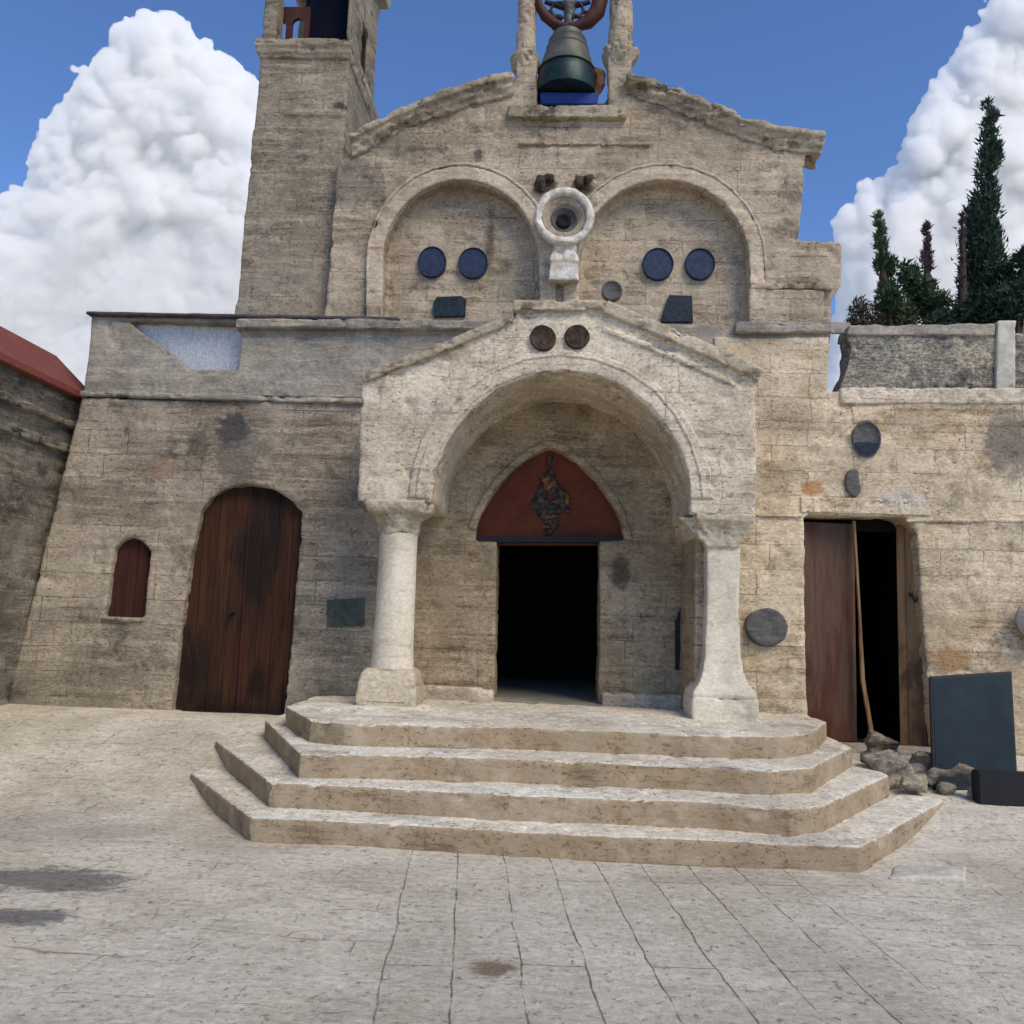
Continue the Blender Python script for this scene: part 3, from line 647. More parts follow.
# round and square windows in the blind arches
YR2 = YR-.045
for (px, py, rw, rh) in ((432, 262, 15, 17), (473, 263, 15.5, 17), (658, 264, 16, 17.5), (700, 264, 15.5, 17)):
    c = at(px, py, YR2); q = YR2/F
    w = MB().lathe([(rw*q*1.0, .09), (rw*q*1.0, -.01), (rw*q*.96, -.018), (rw*q*.92, -.01), (rw*q*.9, .0), (.01, .0)], (c.x, YR2, c.z), 32, 'y', 1, rh/rw).build('round_window', 'blue_glass', ch, smooth=True)
for pts in ([(434, 317), (433, 303), (437, 297), (461, 296), (466, 299), (465, 316)], [(661, 322), (664, 309), (669, 295), (692, 296), (693, 322)]):
    w = MB().prism(poly(pts, YR-.05), YR-.06, YR+.02).build('small_window', 'blue_glass_dark', ch, bevel=.005)
    xs = [p[0] for p in pts]; b = MB()
    for k in (1, 2, 3):
        x = min(xs)+(max(xs)-min(xs))*k/4; b.sweep([at(x, 298, YR-.035), at(x, 316, YR-.035)], [.008, .008], 6)
c = at(612, 291, YG-.02)
MB().lathe([(.14, .05), (.14, -.02), (.12, -.03), (.10, -.01), (.01, .0)], (c.x, c.y, c.z), 24, 'y').build('vent', 'stone_disc', ch, smooth=True)

# left wing door, window
def rough_panel(pts, Y, th, name, mat, parent=None, **k):
    return MB().prism(poly(pts, Y), Y, Y+th).build(name, mat, parent or ch, **k)
dL = rough_panel([(162, 722), (179, 620), (196, 505), (226, 480), (272, 482), (305, 505), (300, 600), (286, 722)], YW+.13, .06, 'door', 'wood_door')
MB().prism(poly([(236, 716), (243, 600), (250, 484), (253, 484), (246, 600), (239, 716)], YW+.12), YW+.11, YW+.135).build('centre_strip', 'wood_shutter', dL)
c = at(232, 612, YW+.1); MB().lathe([(.035, 0), (.04, -.02), (.02, -.05), (.028, -.07), (.02, -.09)], (c.x, YW+.13, c.z), 16, 'y').build('handle', 'black_iron', dL, smooth=True)
rough_panel([(176, 711), (282, 713), (281, 720), (175, 719)], YW+.02, .2, 'threshold', 'black_iron', bevel=.006)
wS = rough_panel([(100, 622), (110, 535), (150, 533), (146, 622)], YW+.11, .05, 'shutter', 'wood_shutter')
ledge((102, 617), (145, 618), YW, .05, .04, 'sill', 'stone_grey_shaded')
# right wing door leaves
xj0, zj = XZ(805, 515, YW+.3); xj1 = XZ(934, 760, YW+.3)[0]
def leaf(p0, p1, y0, y1, z0, z1, th, name, mat):
    v = Vector((p1-p0, y1-y0)); n = Vector((-v.y, v.x)).normalized()*th
    return MB().plan([(p0, y0), (p1, y1), (p1+n.x, y1+n.y), (p0+n.x, y0+n.y)], z0, z1).build(name, mat, ch, bevel=.008)
zh = 3.03
xa_ = XZ(803, 600, YW+.22)[0]; xb_ = XZ(856, 600, YW+.3)[0]
lf = leaf(xa_, xb_, YW+.2, YW+.32, .40, zh-.02, .05, 'door_leaf', 'wood_leaf')
# pale warped edge board of the left leaf
MB().prism(poly([(852, 521), (857, 600), (860, 680), (871, 745), (875, 745), (864, 680), (860, 600), (854.5, 521)], YW+.2), YW+.16, YW+.2).build('edge_board', 'wood_leaf_warm', lf, bevel=.004)
xd_ = XZ(898, 640, YW+.30)[0]
rf = leaf(xd_+.0, XZ(940, 640, YW+.05)[0], YW+.30, YW+.05, .38, zh-.02, .05, 'door_leaf', 'wood_leaf_warm')
hv = at(908, 600, YW+.3)
b = MB().sweep([(hv.x-.03, YW+.11, hv.z+.06), (hv.x+.0, YW+.09, hv.z-.03), (hv.x+.05, YW+.08, hv.z+.05)], [.016, .02, .012], 8); b.ico((hv.x-.03, YW+.13, hv.z+.06), .03, 2)
b.build('handle', 'black_iron', rf, smooth=True)
(x0, z0), (x1, z1) = XZ(824, 741, YW-.1), XZ(880, 741, YW-.1)
part(MB().box(x0-.1, x1+.7, YW-.32, YW+.25, -.1, .40), 'door_step', 'stone_plaster', voxel=.024, amp=.015, freq=4, chip=.03)
(x0, z0), (x1, z1) = XZ(800, 502, YW), XZ(930, 502, YW)
part(MB().box(x0, x1, YW-.02, YW+.1, XZ(804, 513, YW)[1], XZ(804, 497, YW)[1]), 'lintel', 'stone_tan', voxel=.022, amp=.015, freq=4, chip=.05)
# string course line on the right wing
ledge((905, 519), (1100, 519), YW, .04, .025, 'ledge', 'stone_tan')
ledge((755, 514), (803, 514), YW, .04, .02, 'ledge', 'stone_tan')
# oval vents of the right wing
c = at(866, 439, YW); b = MB().lathe([(.17, .04), (.175, -.03), (.155, -.045), (.14, -.02), (.10, -.005), (.01, .0)], (c.x, YW, c.z), 32, 'y', 1, 1.3)
ov = b.build('oval_window', 'stone_disc', ch, voxel=.012, amp=.01, freq=12)
MB().prism(arc(c.x, c.z-.02, .145, .19, 190, 350, 14), YW-.05, YW-.02).build('pane', 'blue_glass_dark', ov)
c = at(853, 483, YW); b = MB().prism(arc(c.x, c.z, .10, .17, 60, 330, 18), YW-.04, YW+.02); b.build('recess_stone', 'stone_disc', ch, voxel=.014, amp=.01, freq=10)

# ------------------------------------------------------------------ bell tower (part of the church)
YT = YG+.18
xt0 = -4.36; xt1 = XZ(350, 40, YT)[0]; yt1 = YT+1.75; zc = XZ(300, 57, YT)[1]
b = MB().prism([(xt0-.16, 3.9), (xt1, 3.9), (xt1, zc+.05), (xt0, zc+.05)], YT, yt1)
tw = part(b, 'bell_tower', 'stone_tower', voxel=.036, amp=.02, freq=1.6, strata=.008, chip=.02)
b = MB()
for (o, z0, z1) in ((.03, zc-.04, zc+.06), (.06, zc+.04, zc+.14), (.085, zc+.12, zc+.24)):
    b.box(xt0-o, xt1+o*.6, YT-o, yt1+o, z0, z1)
part(b, 'cornice', 'stone_cornice', tw, voxel=.024, amp=.014, freq=5, chip=.03)
zf = zc+.23; zt2 = zf+1.9
# belfry: corner piers, back wall with two little arches, lid roof
b = MB(); pw = .22; pr = .06
b.box(xt0-.03, xt0+.17, YT+.03, YT+.33, zf, zt2).box(xt1-.07, xt1-.01, YT+.03, YT+.33, zf, zt2)
b.box(xt0+.02, xt0+.25, yt1-.33, yt1-.03, zf, zt2).box(xt1-.32, xt1-.01, yt1-.33, yt1-.03, zf, zt2)
# right side wall with a tall slit
b.box(xt1-.07, xt1-.01, YT+.3, YT+.75, zf, zt2).box(xt1-.07, xt1-.01, yt1-.6, yt1-.3, zf, zt2).box(xt1-.07, xt1-.01, YT+.7, yt1-.55, zf+.9, zt2)
b.box(xt0, xt1, YT, yt1, zt2-.25, zt2)
part(b, 'belfry', 'stone_tower', tw, voxel=.024, amp=.014, freq=3, chip=.03)
b = MB().square_stack([(.75, .98, zt2-.01), (.78, 1.0, zt2+.12), (.05, .07, zt2+.9)], ((xt0+xt1)/2, (YT+yt1)/2, 0))
part(b, 'tower_roof', 'stone_cornice', tw)
# back screen of the belfry: reddish timber with two arched openings
bx0, bx1 = xt0+.10, XZ(309, 37, YT+.37)[0]
def arch_hole(x0, x1, z0, zs): 
    m = (x0+x1)/2; rr = (x1-x0)/2
    return [(x0, z0), (x1, z0)]+arc(m, zs, rr, rr, 0, 180, 10)
h1 = [XZ(a, 37, YT+.37)[0] for a in (277, 286)]; h2 = [XZ(a, 37, YT+.37)[0] for a in (292, 304)]
zsill = zf+.03
za = XZ(290, 25, YT+.37)[1]
b = MB().prism([(bx0, zf-.02), (bx1, zf-.02), (bx1, zf+.80), (bx0, zf+.80)], YT+.34, YT+.40, holes=[arch_hole(h1[0], h1[1], zsill, za-.03), arch_hole(h2[0], h2[1], zsill, za)])
part(b, 'timber_screen', 'wood_yoke', tw)
b = MB().box(XZ(305, 20, YT+.45)[0], xt1-.075, YT+.45, YT+.50, zf, zt2-.25)
part(b, 'shutter', 'belfry_shade', tw)  # no real shutter: dark sheet standing in for the shaded belfry inside

# ------------------------------------------------------------------ horn-shaped white urn on the facade
c = at(564, 217, YG-.25); q = (YG-.25)/F; ro = 32*q
hs = empty('loudspeaker', (c.x, YG-.2, c.z-ro), 'round weathered white horn loudspeaker fixed above the porch between the two blind arches', 'loudspeaker')
MB().lathe([(ro*.72, .22), (ro*.94, .1), (ro, .0), (ro*.985, -.04), (ro*.9, -.065), (ro*.8, -.06), (ro*.74, -.045), (ro*.71, .0), (ro*.68, .12), (ro*.3, .14)], (c.x, c.y, c.z), 40, 'y').build('horn', 'white_paint', hs, voxel=.011, amp=.012, freq=8, chip=.015)
MB().lathe([(ro*.74, .08), (ro*.72, -.01), (ro*.6, .0), (ro*.5, .025), (ro*.42, .06), (ro*.3, .09)], (c.x, c.y, c.z), 36, 'y').build('bowl', 'bowl_brown', hs, voxel=.011, amp=.008, freq=10)
MB().lathe([(ro*.46, .09), (ro*.45, .03), (ro*.40, .02), (ro*.33, .06), (ro*.2, .08)], (c.x+.01, c.y, c.z-.02), 32, 'y').build('inner_ring', 'stone_disc', hs, smooth=True)
MB().lathe([(ro*.25, .09), (ro*.24, .03), (ro*.17, .02), (.004, .05)], (c.x+.0, c.y, c.z-.03), 24, 'y').build('throat', 'interior', hs, smooth=True)
zc0 = at(563, 247, YG).z; zc1 = at(563, 268, YG).z; zc2 = at(563, 286, YG).z
MB().square_stack([(.20, .12, zc2), (.17, .14, zc1-.01), (.19, .15, zc1), (.14, .13, zc0+.03), (.13, .12, zc0+.1)], (at(564, 260, YG).x, YG-.1, 0)).build('pedestal', 'white_paint', hs, voxel=.014, amp=.015, freq=7, chip=.03)

for k_, (px, py, r_, sc) in enumerate(((541, 184, .10, (1, .9, 1.3)), (549, 178, .08, (1.3, .8, .8)), (580, 182, .09, (.9, .8, 1.4)), (589, 180, .08, (1.3, .9, .9)))):
    part(MB().hull(at(px, py, YG-.02), r_, sc, 60+k_), 'ornament', 'hole_brown', voxel=.014, amp=.02, freq=9)
# ------------------------------------------------------------------ bell
yb_ = YG+.16
c = at(566, 95, yb_); q = 1.07*yb_/F; zl_ = c.z
bell = empty('church_bell', (c.x, yb_, XZ(566, 109, yb_)[1]), 'dark bronze church bell hanging in the open bellcote on the gable', 'bell')
def zz(py): return XZ(566, py, yb_)[1]
MB().lathe([(29.5*q, zz(96)), (30*q, zz(92)), (29.6*q, zz(84)), (28*q, zz(75)), (24*q, zz(69)), (20*q, zz(65.5)), (18*q, zz(65))], (c.x, yb_, 0), 40).build('lip', 'bell_dark', bell, smooth=True)
MB().lathe([(29*q, zz(73)), (27*q, zz(70)), (24*q, zz(60)), (21*q, zz(52)), (21.6*q, zz(51)), (21*q, zz(49.5)), (19.3*q, zz(49)), (18.8*q, zz(44)), (19.4*q, zz(43)), (18.6*q, zz(41.5)), (16.3*q, zz(41)), (15.6*q, zz(36)), (12*q, zz(33.5)), (4*q, zz(32.5))], (c.x, yb_, 0), 40).build('bell_body', 'bell_bronze', bell, smooth=True)
MB().lathe([(7*q, zz(33)), (5*q, zz(26)), (5.5*q, zz(15)), (7.5*q, zz(6)), (6*q, zz(1))], (c.x+1*q, yb_, 0), 16).build('hanger', 'bell_bronze', bell, voxel=.012, amp=.02, freq=12)
P_ = [at(a, b_, yb_-.05) for a, b_ in ((538, -4), (539, 6), (545, 16), (553, 23), (563, 27), (575, 27), (588, 22), (597, 12), (600, 0), (600, -12), (592, -26), (575, -34), (556, -32), (543, -20), (538, -4))]
MB().sweep(P_, [.04, .06, .075, .07, .06, .065, .10, .115, .11, .09, .07, .06, .05, .05, .04], 12).build('yoke', 'wood_yoke', bell, smooth=True)
b = MB()
for sx in (-1, 1):
    for (ox, oy, rr_, th) in ((10, 22, 6, .035), (9, 10, 7, .03), (18, 16, 4, .025)):
        b.sweep([at(567+sx*(ox+rr_*math.cos(R_(t_))), oy+rr_*math.sin(R_(t_)), yb_-.04) for t_ in range(-150, 120, 30)], [th]*9, 8)
b.ico(at(567, 29, yb_-.02), .12, 2, (1.5, .8, .5))
b.build('scrollwork', 'black_iron', bell, voxel=.011, amp=.02, freq=12)
MB().sweep([at(545, 2, yb_-.02), at(566, 8, yb_-.02), at(590, 2, yb_-.02)], [.03, .05, .03], 10).build('crossbar', 'black_iron', bell, smooth=True)
MB().sweep([at(592, 69, yb_-.05), at(600, 75, yb_-.05), at(600, 85, yb_-.05), at(595, 99, yb_-.05)], [.05, .075, .08, .04], 12).build('clapper_arm', 'rust', bell, voxel=.012, amp=.03, freq=9)
MB().lathe([(.016, zz(100)), (.016, zz(60))], (c.x, yb_, 0), 10).build('clapper', 'black_iron', bell)
(x0, z0), (x1, z1) = XZ(541, 107, yb_-.02), XZ(597, 97, yb_-.02)
tag(MB().square_stack([((x1-x0)/2, .13, z0-.02), ((x1-x0)/2*1.04, .14, z1-.02), ((x1-x0)/2, .13, z1)], ((x0+x1)/2, yb_, 0)).build('box', 'blue_paint', None, bevel=.01), 'low blue painted box on the sill below the bell', 'box')
# beam across the bellcote carrying the bell
part(MB().box(XZ(520, 0, YG)[0], XZ(625, 0, YG)[0], yb_-.07, yb_+.07, at(566, -46, yb_).z, at(566, -32, yb_).z), 'bell_beam', 'wood_yoke')

# ------------------------------------------------------------------ things on the walls
tag(rough_panel([(327, 600), (364, 598), (364, 626), (327, 627)], YW-.03, .04, 'wall_plaque', 'green_plaque', None), 'small rectangular green weathered plaque on the wall left of the porch', 'plaque')
o = bpy.data.objects['wall_plaque']; mw = worldloc(o)
me = o.data; o.parent = None; me.transform(Matrix.Translation(Vector((0, YW, 0)))); 
def recenter(o):
    me = o.data; n = len(me.vertices); P = np.empty(n*3); me.vertices.foreach_get('co', P); P = P.reshape(-1, 3); a, b_ = P.min(0), P.max(0)
    l = Vector(((a[0]+b_[0])/2, (a[1]+b_[1])/2, a[2])); me.transform(Matrix.Translation(-l)); o.location = l
recenter(o)
c = at(766, 627, YW-.02)
tag(MB().lathe([(.225, .03), (.235, -.03), (.21, -.05), (.01, -.035)], (c.x, c.y, c.z), 32, 'y', 1.08, .96).build('round_plaque', 'stone_disc', None, voxel=.014, amp=.02, freq=7), 'dark grey rounded stone plaque on the wall between right column and open doorway', 'plaque')
c = at(1031, 620, YW-.12)
lm = empty('wall_lamp', (c.x, YW, c.z-.2), 'round pale grey wall lamp at the right edge of the church front', 'lamp')
MB().lathe([(.05, .12), (.10, .08), (.17, .02), (.18, -.03), (.14, -.07), (.01, -.09)], (c.x, c.y, c.z), 28, 'y', 1, 1.15).build('lamp_shade', 'lamp_grey', lm, smooth=True)
MB().box(c.x-.04, c.x+.04, YW-.14, YW, c.z-.34, c.z-.2).build('bracket', 'slab_white', lm, bevel=.006)

# ------------------------------------------------------------------ board, box, rubble
bd = empty('board', (4.25, 9.0, .2), 'large dark blue board leaning against the wall right of the open doorway', 'board')
p0, p1, p2, p3 = at(934, 792, 9.0), at(1019, 797, 9.15), at(1012, 671, 9.55), at(930, 676, 9.45)
_n = (p1-p0).cross(p3-p0); _d = ray(1012, 671); p2 = Vector((0, 0, HC))+_d*((p0-Vector((0, 0, HC))).dot(_n)/_d.dot(_n))
nrm = (p1-p0).cross(p3-p0).normalized()
def quadslab(q, th, m=0.):
    c_ = sum(q, Vector())/4; q = [c_+(p-c_)*(1-m) for p in q]; n = (q[1]-q[0]).cross(q[3]-q[0]).normalized()
    vs = [tuple(p) for p in q]+[tuple(p-n*th) for p in q]
    return MB().add(vs, [(0, 1, 2, 3), (7, 6, 5, 4), (1, 0, 4, 5), (2, 1, 5, 6), (3, 2, 6, 7), (0, 3, 7, 4)])
quadslab([p0, p1, p2, p3], .04).build('frame', 'black_iron', bd, bevel=.008)
off = nrm*.006
quadslab([p+off for p in (p0, p1, p2, p3)], .02, .05).build('panel', 'dark_board', bd, bevel=.004)
bx = MB(); a = at(979, 799, 8.6)
q0 = at(1050, 802, 8.6)
bx.box(a.x, q0.x, 8.6, 8.75, .12, at(990, 772, 8.6).z)
tag(bx.build('crate', 'black_iron', None, bevel=.012), 'low black crate on the ground in front of the leaning blue board', 'crate')
rocks = [(888, 765, 9.1, .24, 'large grey-brown broken stone beside the right end of the steps', (1.2, .9, .62)), (912, 783, 8.8, .17, 'flat grey broken stone lying lowest, touching the second step', (1.5, .9, .6)),
         (925, 757, 9.3, .15, 'small pale stone on top of the rubble by the door leaf', (1.3, 1, .5)), (880, 742, 9.7, .17, 'dark grey stone block against the doorstep', (1.3, .8, .8)),
         (945, 788, 8.9, .12, 'small brown stone between the rubble and the curved branch', (1.2, 1, .8))]
for px, py, Y, r_, lb, sc in rocks:
    c = at(px, py, Y); g = float(gh(np.array(c.x), np.array(c.y)))
    zc_ = c.z
    b = MB().hull((c.x, Y, zc_), r_, sc, int(px))
    if zc_-r_*sc[2] > g+.02: b.hull((c.x, Y, (zc_+g)/2-.03), max(r_*.9, (zc_-g)/2+.05), (1.15, .9, 1.), int(py))
    tag(b.build('broken_stone', 'stone_broken', None, voxel=.02, amp=.03, freq=7, chip=.03), lb, 'stone', 'broken stones beside the steps')
pts = [at(a_, b_, Y) for a_, b_, Y in ((928, 783, 8.95), (936, 772, 8.95), (950, 773, 8.9), (960, 768, 8.85), (970, 772, 8.8), (972, 784, 8.8), (971, 801, 8.75))]
tag(MB().sweep(pts, [.045, .05, .035, .06, .05, .03, .035], 10).build('branch', 'stone_broken', None, voxel=.012, amp=.03, freq=9), 'crooked brown branch curving over the rubble in front of the board', 'branch')
a, b_, c_, d_ = onz(889, 880, .0), onz(965, 880, .0), onz(966, 868, .0), onz(895, 867, .0)
tag(MB().plan([(v.x, v.y) for v in (a, b_, c_, d_)], -.02, .02).build('paving_slab', 'slab_white', None, voxel=.014, amp=.02, freq=7), 'single flat pale slab lying loose on the plaza at the right', 'slab')

# ------------------------------------------------------------------ right terrace wall and trees
gw = empty('terrace_wall', (4.6, 11., 4.3), 'rough grey rubble wall with pale end post above the right wing', 'wall')
YQ = 11.0
MB().prism(poly([(838, 392), (846, 372), (850, 350), (846, 327), (900, 327), (1000, 325), (1000, 392)], YQ), YQ, YQ+.35).build('wall_face', 'stone_rubble', gw, voxel=.024, amp=.035, freq=6, chip=.05)
MB().prism(poly([(846, 336), (848, 326), (994, 324), (994, 336)], YQ), YQ-.04, YQ+.37).build('coping', 'stone_plaster', gw, voxel=.02, amp=.02, freq=7)
MB().prism(poly([(994, 392), (996, 321), (1014, 322), (1013, 392)], YQ), YQ-.05, YQ+.3).build('post', 'slab_white', gw, voxel=.02, amp=.015, freq=6, chip=.03)
x0 = XZ(1014, 360, YQ)[0]
MB().box(x0-.02, x0+1.8, YQ+.1, YQ+.4, XZ(1014, 392, YQ)[1]-.2, XZ(1014, 330, YQ)[1]).build('wall_face', 'stone_rubble', gw, voxel=.03, amp=.03, freq=5)
tag(MB().prism(poly([(826, 322), (850, 323), (850, 334), (826, 333)], YQ+.05), YQ+.03, YQ+.08).build('railing', 'lamp_grey', None, bevel=.004), 'short grey metal rail between the parapet and the rubble wall', 'railing')

def leaves(b, centers, n, size, up=.5):
    P = []; Fc = []
    for (c, r, sc) in centers:
        for _ in range(int(n*r*r*4)+30):
            d = rng.normal(size=3); d /= np.linalg.norm(d); rad = r*(rng.rand()**.35)*(1.4 if rng.rand() < .12 else 1)
            p = np.array(c)+d*rad*np.array(sc)
            t = d*.6+np.array([0, 0, up])+rng.normal(size=3)*.45; t /= np.linalg.norm(t)
            s_ = np.cross(t, rng.normal(size=3)); s_ /= np.linalg.norm(s_); L = size*(.6+rng.rand()); w = L*.2
            k = len(P); P += [tuple(p-s_*w), tuple(p+s_*w), tuple(p+t*L)]; Fc.append((k, k+1, k+2))
    b.add(P, Fc)
def cypress(base_px, top_px, ybase, Y, wpx, label, mat='leaf_dark', mat2=None, dens=240, size=.13, group='cypresses behind the church', name='cypress_tree', irregular=.25):
    bt = at(top_px[0], top_px[1], Y); bb = at(base_px, ybase, Y); w = wpx*Y/F/2
    root = empty(name, (bb.x, Y, 0), label, 'tree', group)
    H = bt.z; z0 = 1.2; n = 46; cs = []
    for i in range(n):
        t = (i+.5)/n; z = z0+(H-z0)*t
        x = bb.x+(bt.x-bb.x)*max(0, (z-bb.z)/(bt.z-bb.z))
        tt = (z-bb.z)/(H-bb.z)   # 0 at the visible foot
        prof = 1 if tt < 0 else (1-tt**2.4)*.72+.26
        r_ = w*prof*(.8+irregular*rng.randn()*.6)
        r_ = max(r_, w*.14)
        for k in range(3):
            a = rng.rand()*6.28; cs.append(((x+math.cos(a)*r_*.45, Y+math.sin(a)*r_*.45, z+rng.randn()*.08), r_*.62, (1, 1, 1.5)))
    b = MB(); vis = [c for c in cs if c[0][2] > bb.z-1.2]; low = [c for c in cs if c[0][2] <= bb.z-1.2]
    leaves(b, vis, dens, size, 1.0); leaves(b, low, dens*.3, size*1.8, 1.0)
    b.build('crown', mat, root)
    MB().sweep([(bb.x, Y, -.1), (bb.x, Y, 1.5), (bb.x+(bt.x-bb.x)*.3, Y, bb.z), (bt.x, Y, H-.3)], [.22, .17, .10, .02], 10).build('trunk', 'bark', root, smooth=True)
    return root, cs
cypress(978, (991, 110), 330, 16, 56, 'tall dark cypress, the tallest tree, rising behind the right terrace wall', dens=1500, size=.085)
cypress(893, (878, 212), 330, 15, 28, 'slim leaning cypress with rusty top, leftmost behind the terrace wall', 'leaf_mid', dens=1900, size=.07)
cypress(930, (926, 224), 330, 15.6, 17, 'thin purplish cypress between the leaning cypress and the tall one', 'leaf_purple', dens=1800, size=.07, irregular=.4)
cypress(962, (962, 208), 330, 15.2, 9, 'narrow purple-brown cypress spire against the left side of the tall cypress', 'leaf_purple', dens=2500, size=.065, irregular=.15)
def bush(blobs, Y, label, mat, dens=260, size=.13, group=None):
    c0 = at(blobs[0][0], blobs[0][1], Y); root = empty('tree', (c0.x, Y, 0), label, 'tree', group); b = MB(); cs = []; t_ = MB()
    for px, py, rp in blobs:
        c = at(px, py, Y+rng.rand()*.4); r_ = rp*Y/F
        for k in range(7):
            d = rng.normal(size=3); d /= np.linalg.norm(d); cs.append(((c.x+d[0]*r_*.55, c.y+d[1]*r_*.55, c.z+d[2]*r_*.5), r_*.55, (1, 1, .9)))
        t_.sweep([(c0.x, Y, -.1), (c0.x*.7+c.x*.3, Y, c.z*.55), (c.x, c.y, c.z)], [.14, .10, .03], 8)
    leaves(b, cs, dens, size, .3); b.build('crown', mat, root); t_.build('trunk', 'bark', root, smooth=True)
bush([(912, 288, 17), (900, 308, 22), (925, 312, 20), (908, 272, 12), (938, 300, 12), (888, 300, 12)], 14.6, 'round mid-green tree crown in front of the leaning cypress', 'leaf_mid', 1100, .08)
bush([(862, 310, 13), (872, 322, 15), (855, 322, 9)], 14.2, 'small brownish shrubby tree at the left end of the terrace wall', 'leaf_rust', 900, .06)
bush([(1003, 275, 24), (1018, 305, 28), (1022, 262, 14), (990, 300, 24), (975, 315, 18)], 14.8, 'dense dark tree crown at the right foot of the tall cypress', 'leaf_dark', 1100, .09)
bush([(945, 318, 12), (935, 322, 10), (958, 315, 10)], 14.3, 'low dark tree crown just left of the tall cypress', 'leaf_dark', 900, .07)

# ------------------------------------------------------------------ neighbour on the left
nb = empty('neighbour_house', (-6.5, 9, .4), 'shaded stone house with red tiled roof at the left edge', 'house')
def nbprism(prof, y0, y1): return MB().prism(prof, y0, y1)
zE = 4.36
wall_prof = [(-9.5, -.3), (-6.60, -.3), (-6.52, .6), (-6.22, zE), (-9.5, zE)]
nbprism(wall_prof, 2.5, 11.4).build('wall', 'stone_neighbour', nb, voxel=.05, amp=.03, freq=2, strata=.03, chip=.03)
for (z, d, h) in ((zE-.32, .07, .10), (zE-.62, .06, .12)):
    x = -6.22-(zE-z)*.08
    MB().box(x-.3, x+d, 2.5, 11.35, z-h, z).build('cornice', 'stone_neighbour', nb, voxel=.03, amp=.03, freq=5, chip=.06)
prof = [(-6.12, zE-.02), (-6.12, zE+.06), (-6.75, zE+.66), (-9.5, zE+.8), (-9.5, zE-.02)]
MB().prism(prof, 2.4, 11.2).build('roof', 'roof_tile', nb, bevel=.01)

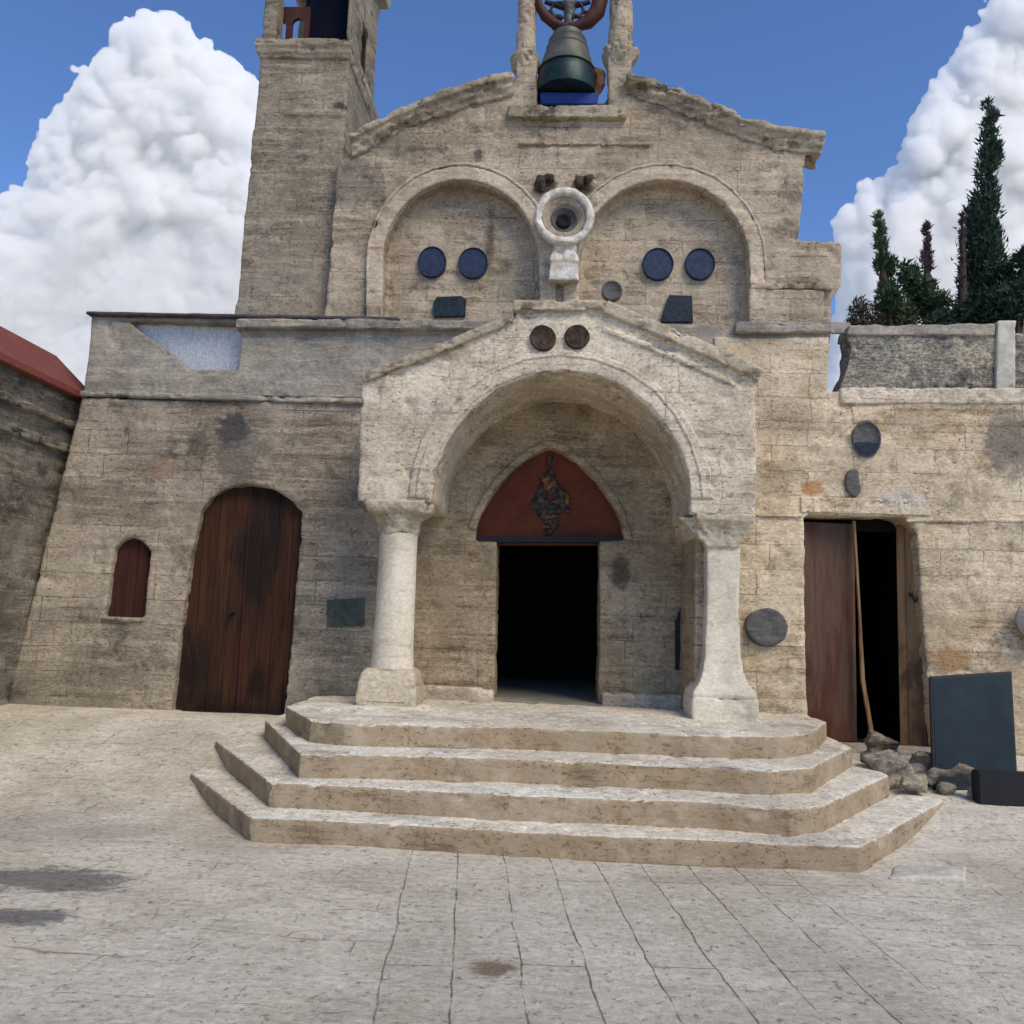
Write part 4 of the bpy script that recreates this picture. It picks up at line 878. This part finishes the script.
# ------------------------------------------------------------------ clouds
def cloud(pg, D, seed, vox):
    # solid mass: thickness grows inwards from the outline, both swollen by billowing noise
    stp = 2.0; A = np.array(pg, float); Bq = np.roll(A, -1, 0)
    xs = np.arange(A[:, 0].min()-16, A[:, 0].max()+16, stp); ys = np.arange(A[:, 1].min()-16, A[:, 1].max()+16, stp)
    X, Y = np.meshgrid(xs, ys); Q = np.stack([X.ravel(), Y.ravel()], 1); dm = np.full(len(Q), 1e9); ins = np.zeros(len(Q), bool)
    for a_, b_ in zip(A, Bq):
        ab = b_-a_; t_ = np.clip(((Q-a_)@ab)/(ab@ab), 0, 1); dm = np.minimum(dm, np.hypot(*(Q-a_-t_[:, None]*ab).T))
        if a_[1] != b_[1]:
            ins ^= ((a_[1] > Q[:, 1]) != (b_[1] > Q[:, 1])) & (Q[:, 0] < ab[0]*(Q[:, 1]-a_[1])/ab[1]+a_[0])
    sd = np.where(ins, dm, -dm); Q3 = np.stack([Q[:, 0], Q[:, 1], sd*.6+seed*100], 1)
    def bil(L, s_):
        W = np.stack([fbm(Q3/L*.8, 2, s_+1), fbm(Q3/L*.8, 2, s_+2), fbm(Q3/L*.8, 2, s_+3)], 1)*.45
        return 1-np.abs(vnoise(Q3/L+W, s_))*2.6
    b1, b2, b3, b4 = -bil(70, 3), -bil(30, 13), -bil(14, 23), -bil(7, 33)
    e = sd+4+b1*2.5+b2*4+b3*2.4+b4*1.3
    Rm = 70.; ee = np.clip(e, 0, Rm); h = np.sqrt(ee*(2*Rm-ee))*1.1
    k_ = np.clip(e/14, 0, 1)*(1-.72*S((Q[:, 1]-190)/70)); h = h+k_*(b1*16+b2*10+b3*5.+b4*2.5)
    ok = (e > 0).reshape(X.shape); keep = np.zeros_like(ok); cj, ci = np.unravel_index(np.argmax(sd), X.shape); keep[cj, ci] = True
    while True:      # keep only what hangs together with the main mass
        g_ = keep.copy(); g_[1:] |= keep[:-1]; g_[:-1] |= keep[1:]; g_[:, 1:] |= keep[:, :-1]; g_[:, :-1] |= keep[:, 1:]; g_ &= ok
        if (g_ == keep).all(): break
        keep = g_
    ok = keep; e = np.where(ok.ravel(), e, -1.); h = np.where(e > 0, np.maximum(h, 0.3), 0.)
    idx = -np.ones(X.shape, int); vs_ = []; n_ok = 0
    F_ = np.argwhere(ok)
    for (j, i) in F_: idx[j, i] = n_ok; n_ok += 1
    px, py = X[ok], Y[ok]; hh = h.reshape(X.shape)[ok]
    dirs = np.array(FW)+np.outer((px-512)/F, np.array(CR))+np.outer((512-py)/F, np.array(CU)); dirs /= dirs[:, 1:2]
    base_ = dirs*D+np.array([0, 0, HC]); un = dirs/np.linalg.norm(dirs, axis=1)[:, None]
    fr_ = base_-un*(hh*D/F)[:, None]; bk_ = base_+un*(hh*.7*D/F+2)[:, None]
    vs_ = np.concatenate([fr_, bk_]).tolist(); fs = []; edges = {}
    q4 = np.argwhere(ok[:-1, :-1] & ok[1:, :-1] & ok[:-1, 1:] & ok[1:, 1:])
    for (j, i) in q4:
        a_, b_, c_, d_ = int(idx[j, i]), int(idx[j, i+1]), int(idx[j+1, i+1]), int(idx[j+1, i])
        fs.append((d_, c_, b_, a_)); fs.append((a_+n_ok, b_+n_ok, c_+n_ok, d_+n_ok))
        for u_, v_ in ((a_, b_), (b_, c_), (c_, d_), (d_, a_)):
            if (v_, u_) in edges: del edges[(v_, u_)]
            else: edges[(u_, v_)] = 1
    for (u_, v_) in edges: fs.append((u_, v_, v_+n_ok, u_+n_ok))
    me = bpy.data.meshes.new('c'); me.from_pydata(vs_, [], fs)
    t = bpy.data.objects.new('tmp', me); col.objects.link(t); m = t.modifiers.new('r', 'REMESH'); m.mode = 'VOXEL'; m.voxel_size = vox
    m3 = t.modifiers.new('s', 'SMOOTH'); m3.iterations = 3; m3.factor = .6
    me2 = bpy.data.meshes.new_from_object(t.evaluated_get(bpy.context.evaluated_depsgraph_get())); bpy.data.objects.remove(t)
    n_ = len(me2.vertices); P = np.empty(n_*3); me2.vertices.foreach_get('co', P); P = P.reshape(-1, 3)
    N = np.empty(n_*3); me2.vertex_normals.foreach_get('vector', N); N = N.reshape(-1, 3)
    d = 0
    for i, (L, a) in enumerate(((9, .9), (4.5, .6))):
        Q = P/L+np.stack([fbm(P/L*.7, 2, 40+i), fbm(P/L*.7, 2, 50+i), fbm(P/L*.7, 2, 60+i)], 1)*.5
        d = d+a*(np.abs(vnoise(Q, 30+i))*2.2-.5)
    P = P+N*d[:, None]*(D/700)
    me2.vertices.foreach_set('co', P.ravel()); me2.update(); me2.shade_smooth()
    mn, mx = P.min(0), P.max(0); l = Vector(((mn[0]+mx[0])/2, (mn[1]+mx[1])/2, mn[2])); me2.transform(Matrix.Translation(-l))
    me2.materials.clear(); me2.materials.append(M['cloud_white'])
    o = bpy.data.objects.new('cloud', me2); col.objects.link(o); o.location = l; tag(o, kind='structure')
cloud([(-160, 300), (-60, 240), (5, 205), (28, 175), (42, 120), (78, 75), (113, 48), (126, 20), (150, 10), (178, 17), (198, 42), (232, 62), (256, 88), (285, 150), (320, 200), (350, 300), (360, 420), (300, 600), (-160, 640), (-230, 450)], 700, 1, 1.3)
cloud([(832, 345), (838, 300), (838, 225), (860, 198), (882, 180), (906, 158), (915, 115), (937, 75), (958, 45), (978, 22), (1000, -10), (1050, -60), (1150, -70), (1260, 60), (1300, 300), (1250, 600), (820, 600), (800, 420)], 720, 2, 1.3)

# ------------------------------------------------------------------ light
EL, AZ = 48, 140     # azimuth clockwise from +Y (behind the camera, to the right)
w = bpy.data.worlds.new('World'); scene.world = w; w.use_nodes = True; nt = w.node_tree; nt.nodes.clear()
wo = nt.nodes.new('ShaderNodeOutputWorld'); bg = nt.nodes.new('ShaderNodeBackground'); sky = nt.nodes.new('ShaderNodeTexSky')
sky.sky_type = 'NISHITA'; sky.sun_disc = False; sky.sun_elevation = R_(EL); sky.sun_rotation = R_(AZ); sky.altitude = 1500; sky.air_density = 1.0; sky.dust_density = .15; sky.ozone_density = 4.5
hs_ = nt.nodes.new('ShaderNodeHueSaturation'); hs_.inputs['Hue'].default_value = .506; hs_.inputs['Saturation'].default_value = 1.1; hs_.inputs['Value'].default_value = 1.5; nt.links.new(sky.outputs[0], hs_.inputs['Color'])
nt.links.new(hs_.outputs[0], bg.inputs[0]); bg.inputs[1].default_value = .11; nt.links.new(bg.outputs[0], wo.inputs[0])
sl = bpy.data.lights.new('sun', 'SUN'); so = bpy.data.objects.new('sun', sl); col.objects.link(so)
sl.energy = 2.6; sl.angle = R_(30); sl.color = (1, .86, .66)
d = Vector((math.sin(R_(AZ))*math.cos(R_(EL)), math.cos(R_(AZ))*math.cos(R_(EL)), math.sin(R_(EL))))
so.rotation_euler = d.to_track_quat('Z', 'Y').to_euler(); so.location = (8, -8, 14)
vs = scene.view_settings; vs.view_transform = 'Standard'; vs.look = 'None'; vs.gamma = 1; vs.use_curve_mapping = False; vs.exposure = 0.2
scene.cycles.max_bounces = 20; scene.cycles.diffuse_bounces = 5; scene.cycles.volume_bounces = 20
